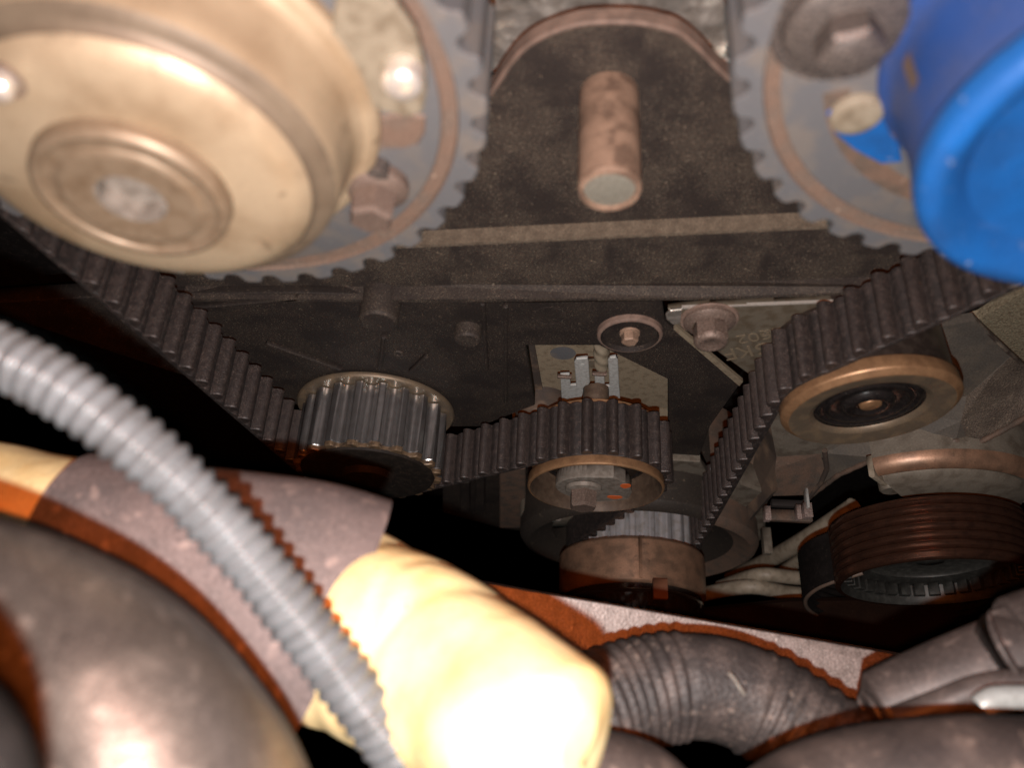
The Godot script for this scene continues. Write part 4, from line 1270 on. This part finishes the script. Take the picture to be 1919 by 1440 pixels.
func below_belt() -> void:
	# pale hoses between the crankshaft and the alternator
	var runs := [
		[[Vector3(142.7, 75.6, -20.0), Vector3(151.2, 125.9, -18.0), Vector3(158.7, 167.7, -18.0), Vector3(171.5, 203.0, -24.0)], 4.6, "upper of the pale hoses, running up towards the grooved pulley"],
		[[Vector3(158.3, 89.2, -14.0), Vector3(163.7, 142.4, -14.0), Vector3(173.9, 173.1, -20.0)], 3.6, "short pale hose in the middle, behind the slack belt"],
		[[Vector3(121.5, 130.5, 0.0), Vector3(132.5, 164.9, 2.0), Vector3(149.3, 164.1, 2.0), Vector3(175.7, 153.2, 0.0)], 3.6, "pale hose crossing level under the cable clip"],
		[[Vector3(106.5, 130.0, 6.0), Vector3(126.9, 163.3, 8.0), Vector3(151.5, 155.1, 8.0), Vector3(181.1, 144.0, 6.0)], 3.8, "lowest pale hose, just above the dark tray"]]
	for q in runs:
		var mb := Mb.new()
		var r: float = q[1]
		tube(mb, spline(q[0], 12), func(s: float, a: float) -> float: return r, 24)
		solo(mb, "pale_hose", M.pale_hose, q[0][0], q[2], "hose", "pale hoses beside the crankshaft")
	# the dark castings left of the tensioner
	var t := thing("lower_engine_casting", Vector3(0.3, 172.8, -34.0), "dim grey-brown engine casting with ribs below the middle run of belt", "engine casting")
	var mb := Mb.new()
	slab(mb, [Vector3(-31.3, 215.5, -30.0), Vector3(14.7, 224.6, -30.0), Vector3(23.6, 115.7, -30.0), Vector3(-1.6, 121.4, -30.0), Vector3(-34.7, 144.4, -30.0)], Vector3(0, 0, -4))
	part(mb, "back_wall", M.plastic_dark, t)
	for q in [[-22.0, 936, 878, 985, 990], [-24.0, 890, 885, 908, 960], [-24.0, 862, 905, 880, 960]]:
		mb = Mb.new()
		var zz: float = q[0]
		var a := Vector3()
		extrude(mb, [at_px(q[1], q[2], zz), at_px(q[3], q[2], zz), at_px(q[3], q[4], zz), at_px(q[1], q[4], zz)], zz - 8, zz, 0.6)
		part(mb, "upright_rib", M.cast_brown if q[1] > 930 else M.plastic_dark, t)
	mb = Mb.new()
	var bc := Vector3(22.5, 187.8, -14.0)
	lathe(mb, bc, [[v2(16, -24), v2(15, -2)], [v2(15, -2), v2(13, 0), v2(0, 0.6)]], 48)
	part(mb, "round_boss", M.cast_dull, t)
	mb = Mb.new()
	box(mb, Vector3(20.0, 199.1, -12.0), Vector3(15, 4, 4), 0.8, Basis(Vector3(0, 0, 1), -0.2))
	part(mb, "bright_screw", M.cast, t)
	# the tray under the engine
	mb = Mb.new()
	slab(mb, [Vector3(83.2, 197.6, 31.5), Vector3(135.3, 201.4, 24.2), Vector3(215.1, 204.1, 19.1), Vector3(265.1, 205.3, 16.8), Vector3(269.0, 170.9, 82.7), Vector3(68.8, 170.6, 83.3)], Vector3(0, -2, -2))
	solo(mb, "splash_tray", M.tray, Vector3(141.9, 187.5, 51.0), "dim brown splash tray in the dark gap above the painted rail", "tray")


func at_px(x: float, y: float, z: float) -> Vector2:   # helper for the small ribs: the spot of the wall at depth z
	var u := (x - 959.5) / 1600.0
	var v := -(y - 720.0) / 1600.0
	var cam := Vector3(0.00000, 0.60000, 0.12500)
	var d := -(Vector3(-0.00000, 0.88663, 0.46249)) + Vector3(0.99860, 0.02448, -0.04693) * u + Vector3(-0.05293, 0.46184, -0.88538) * v
	var k := (z * MM - cam.z) / d.z
	return Vector2(cam.x + d.x * k, cam.y + d.y * k) / MM


func foreground() -> void:
	# painted rail of the car body
	var t := thing("body_rail", Vector3(60.5, 329.7, 70.2), "speckled pinkish grey painted body rail in front of the engine", "body rail")
	var mb := Mb.new()
	slab(mb, [Vector3(-9.4, 351.5, 60.9), Vector3(7.2, 350.4, 62.9), Vector3(37.9, 348.9, 65.9), Vector3(80.4, 346.4, 70.5), Vector3(119.8, 344.2, 74.8), Vector3(151.3, 342.5, 78.0), Vector3(148.8, 343.2, 87.6), Vector3(108.7, 342.2, 91.7), Vector3(72.0, 342.3, 91.4), Vector3(41.5, 341.6, 92.8), Vector3(10.8, 343.0, 90.2)], Vector3(0, -1.2, 0.6))
	part(mb, "top_sheet", M.rail_paint, t)
	mb = Mb.new()
	slab(mb, [Vector3(-9.4, 351.5, 60.9), Vector3(7.2, 350.4, 62.9), Vector3(80.4, 346.4, 70.5), Vector3(151.3, 342.5, 78.0), Vector3(158.5, 330.5, 75.2), Vector3(84.2, 334.6, 67.3), Vector3(7.5, 338.8, 59.3), Vector3(-9.8, 339.9, 57.2)], Vector3(0, -1.5, 0))
	part(mb, "rear_flange", M.rail_paint, t)
	# fat yellow hose with its foam sleeve
	var y := thing("yellow_hose", Vector3(-36.7, 394.0, 87.5), "fat yellow foam-covered hose, glaring in the torchlight", "hose")
	var path := resample(spline([Vector3(-146.0, 398.0, 66.9), Vector3(-107.3, 398.2, 70.8), Vector3(-71.6, 399.4, 75.0), Vector3(-39.1, 398.3, 83.6), Vector3(-14.9, 411.7, 94.7), Vector3(-2.4, 424.0, 103.4), Vector3(4.8, 434.2, 109.8), Vector3(10.0, 438.9, 113.9), Vector3(13.9, 441.9, 116.7)], 14), 0.7)
	mb = Mb.new()
	var whole := 0.0
	for i in range(1, path.size()):
		whole += path[i].distance_to(path[i - 1])
	tube(mb, path, func(s: float, a: float) -> float: return lerpf(22.6, 17.4, smoothstep(0.58, 0.95, s / whole)) * sqrt(maxf(0.02, 1.0 - pow(clampf((s - whole + 9.0 + 1.6 * sin(a * 2.0)) / 9.2, 0.0, 1.0), 2.6))) - 0.55 * exp(-pow((s / whole - 0.66 - 0.018 * sin(a * 2.0)) * 60.0, 2.0)) - 0.5 * exp(-pow((s / whole - 0.8 - 0.03 * sin(a + 1.0)) * 70.0, 2.0)) - 0.4 * exp(-pow((s / whole - 0.735 + 0.02 * sin(a * 3.0)) * 90.0, 2.0)) + 0.4 * sin(a * 3.0 + s * 0.09) + 0.25 * sin(s * 0.21 + a * 2.0) + 0.12 * sin(s * 0.23 - a * 5.0), 72)
	part(mb, "hose_wall", M.yellow, y)
	var sl := thing("foam_sleeve", Vector3(-69.1, 395.2, 74.4), "dark purple-grey foam sleeve wrapped round the yellow hose, flecked with pale dots", "foam sleeve")
	var sp := spline([Vector3(-100.4, 399.0, 71.4), Vector3(-87.2, 399.5, 72.7), Vector3(-71.6, 399.4, 75.0), Vector3(-52.7, 396.1, 79.1), Vector3(-38.7, 391.8, 83.0)], 14)
	mb = Mb.new()
	var flare := func(s: float, a: float) -> float: return 23.6 + 8.0 * smoothstep(10.0, 70.0, s) + 0.2 * sin(a * 4.0 + s * 0.1)
	tube(mb, sp, flare, 96, false)
	part(mb, "outer_layer", M.foam, sl)
	mb = Mb.new()
	tube(mb, sp, func(s: float, a: float) -> float: return float(flare.call(s, a)) - 1.5, 96, false)
	part(mb, "inner_layer", M.foam, sl)
	mb = Mb.new()
	rim(mb, sp, flare, true)
	part(mb, "cut_edge", M.cut_foam, sl)
	mb = Mb.new()
	rim(mb, sp, flare, false)
	part(mb, "cut_edge", M.cut_foam, sl)
	# grey corrugated conduit
	var cp := resample(spline([Vector3(-101.2, 471.0, 52.3), Vector3(-88.3, 469.7, 56.9), Vector3(-78.9, 467.8, 60.6), Vector3(-69.4, 465.1, 65.8), Vector3(-60.2, 460.9, 71.7), Vector3(-51.1, 454.9, 78.8), Vector3(-42.0, 447.1, 87.3), Vector3(-32.7, 437.5, 97.0), Vector3(-22.7, 427.3, 107.9), Vector3(-13.3, 417.4, 118.4), Vector3(-6.8, 409.7, 126.5)], 16), 0.26)
	mb = Mb.new()
	tube(mb, cp, func(s: float, a: float) -> float: return 5.0 + 0.52 * cos(TAU * s / 3.0) + 0.08 * sin(s * 0.33) + 0.07 * sin(a * 3.0 + s * 0.2), 36)
	solo(mb, "corrugated_conduit", M.conduit, Vector3(-51.0, 453.6, 81.3), "grey corrugated cable conduit running diagonally across the lower left, out of focus", "conduit")
	# the big black hose in the corner
	mb = Mb.new()
	tube(mb, spline([Vector3(-107.6, 468.3, 85.6), Vector3(-85.1, 464.0, 93.9), Vector3(-73.7, 460.5, 100.5), Vector3(-62.1, 456.6, 110.2), Vector3(-53.5, 451.5, 122.1), Vector3(-46.0, 444.8, 137.2)], 16), func(s: float, a: float) -> float: return lerpf(8.6, 23.0, smoothstep(5.0, 78.0, s)) + 0.3 * sin(s * 0.15 + a), 72)
	solo(mb, "radiator_hose", M.hose_near, Vector3(-69.2, 460.4, 115.8), "big dark radiator hose filling the lower left corner with a glaring stripe", "hose")
	mb = Mb.new()
	tube(mb, spline([Vector3(-64.0, 518.5, 116.9), Vector3(-56.3, 517.8, 118.2), Vector3(-50.2, 517.5, 121.0), Vector3(-46.8, 516.5, 125.0), Vector3(-45.7, 513.1, 131.5)], 12), func(s: float, a: float) -> float: return 7.0, 40)
	solo(mb, "dark_hose", M.rubber_black, Vector3(-56.5, 496.2, 120.7), "thin very near dark hose at the lower left edge of the picture", "hose")
	# ribbed rubber elbow
	var e := thing("ribbed_elbow_hose", Vector3(60.0, 371.6, 91.5), "dusty ribbed rubber elbow hose in front of the painted rail, right of the yellow hose", "hose")
	var ep := resample(spline([Vector3(12.1, 380.0, 103.6), Vector3(22.7, 377.0, 98.5), Vector3(32.3, 374.6, 94.3), Vector3(44.8, 373.0, 90.9), Vector3(56.6, 372.0, 90.7), Vector3(67.4, 371.4, 94.0), Vector3(76.8, 372.0, 99.4), Vector3(86.2, 373.1, 106.0), Vector3(97.5, 374.3, 114.3), Vector3(105.5, 376.1, 121.9)], 14), 0.45)
	mb = Mb.new()
	tube(mb, ep, func(s: float, a: float) -> float:
		var q := absf(s - 47.5)
		var k := smoothstep(8.5, 10.0, q)
		return 13.3 + 0.34 * k * sin(TAU * s / (3.1 if s < 47 else 4.0)) + 0.7 * (1.0 - k) * cos(a * 2.0) , 64)
	part(mb, "hose_wall", M.hose_dusty, e)
	mb = Mb.new()
	tube(mb, spline([Vector3(55.1, 389.5, 89.6), Vector3(56.2, 389.9, 91.0), Vector3(57.3, 390.0, 92.9), Vector3(58.5, 389.4, 94.2)], 6), func(s: float, a: float) -> float: return 0.5, 10)
	part(mb, "mould_seam", M.zinc_dull, e, "pale raised seam on the smooth bend")
	# dark boot at the right
	var bt := thing("rubber_boot", Vector3(106.3, 387.0, 90.0), "dark grey rubber boot with a thick collar at the lower right edge", "rubber boot")
	mb = Mb.new()
	tube(mb, spline([Vector3(90.7, 382.7, 96.1), Vector3(92.9, 383.3, 95.1), Vector3(103.2, 387.9, 90.6), Vector3(115.8, 392.6, 85.8), Vector3(131.9, 397.7, 80.5)], 14), func(s: float, a: float) -> float: return 8.8 * sqrt(clampf(0.25 + s / 4.0, 0.0, 1.0)) + 0.05 * s, 56)
	part(mb, "neck", M.hose_grey, bt)
	mb = Mb.new()
	tube(mb, spline([Vector3(120.5, 398.6, 82.9), Vector3(122.0, 398.9, 82.4), Vector3(135.1, 403.5, 77.8)], 8), func(s: float, a: float) -> float: return 12.4 - 2.2 * pow(maxf(0.0, 1.0 - s / 2.4), 2.0), 56)
	part(mb, "collar", M.hose_grey, bt, "thick rounded collar of the boot")
	mb = Mb.new()
	tube(mb, spline([Vector3(92.2, 392.6, 98.8), Vector3(100.8, 396.7, 95.3), Vector3(110.3, 400.8, 91.7), Vector3(126.8, 404.4, 89.2)], 10), func(s: float, a: float) -> float: return 3.4, 28)
	solo(mb, "side_pipe", M.hose_grey, Vector3(100.8, 396.7, 95.3), "thin grey-brown pipe between the rubber boot and the steel strap", "pipe")
	mb = Mb.new()
	tube(mb, spline([Vector3(104.6, 407.1, 96.9), Vector3(105.9, 407.7, 95.8), Vector3(109.3, 408.2, 94.8), Vector3(121.3, 409.5, 94.6)], 8), func(s: float, a: float) -> float: return 2.6, 28)
	solo(mb, "steel_strap", M.zinc, Vector3(109.3, 408.1, 95.0), "short pale steel strap end under the rubber boot", "strap")
	mb = Mb.new()
	tube(mb, spline([Vector3(49.2, 407.5, 130.8), Vector3(61.3, 412.3, 121.6), Vector3(75.6, 415.4, 115.7), Vector3(91.3, 418.5, 113.9), Vector3(115.7, 421.4, 112.9)], 14), func(s: float, a: float) -> float: return 13.2 + 0.3 * sin(s * 0.2 + a * 2.0), 64)
	solo(mb, "lower_hose", M.hose_smeared, Vector3(81.9, 415.6, 115.2), "thick dark hose with pale smears along the bottom right edge", "hose")
	mb = Mb.new()
	tube(mb, spline([Vector3(-7.4, 397.5, 124.0), Vector3(4.7, 398.1, 118.6), Vector3(17.3, 396.9, 116.5), Vector3(30.1, 396.1, 118.1), Vector3(36.9, 395.3, 123.9)], 14), func(s: float, a: float) -> float: return 12.6, 56)
	solo(mb, "bottom_hose", M.hose_smeared, Vector3(17.3, 396.9, 116.5), "grey rounded hose poking up at the bottom edge below the yellow hose", "hose")


func rim(mb: Mb, path: PackedVector3Array, radius: Callable, first: bool) -> void:   # the cut edge of a sleeve
	var n := path.size()
	var s := 0.0
	for i in range(1, n):
		s += path[i].distance_to(path[i - 1])
	var e := 0 if first else n - 1
	var tan0 := (path[1] - path[0]).normalized()
	var side := tan0.cross(Vector3(0.1, 0.2, 1.0)).normalized()
	for i in e + 1:
		var t := (path[mini(i + 1, n - 1)] - path[maxi(i - 1, 0)]).normalized()
		side = (side - t * side.dot(t)).normalized()
	var tt := (path[mini(e + 1, n - 1)] - path[maxi(e - 1, 0)]).normalized()
	var up := tt.cross(side)
	var a0 := PackedVector3Array()
	var a1 := PackedVector3Array()
	for k in 96:
		var a := TAU * k / 96
		var r := float(radius.call(0.0 if first else s, a))
		var d := side * cos(a) + up * sin(a)
		a0.append(path[e] + d * r)
		a1.append(path[e] + d * (r - 1.5))
	mb.next()
	mb.grid([a1, a0] if first else [a0, a1], true)
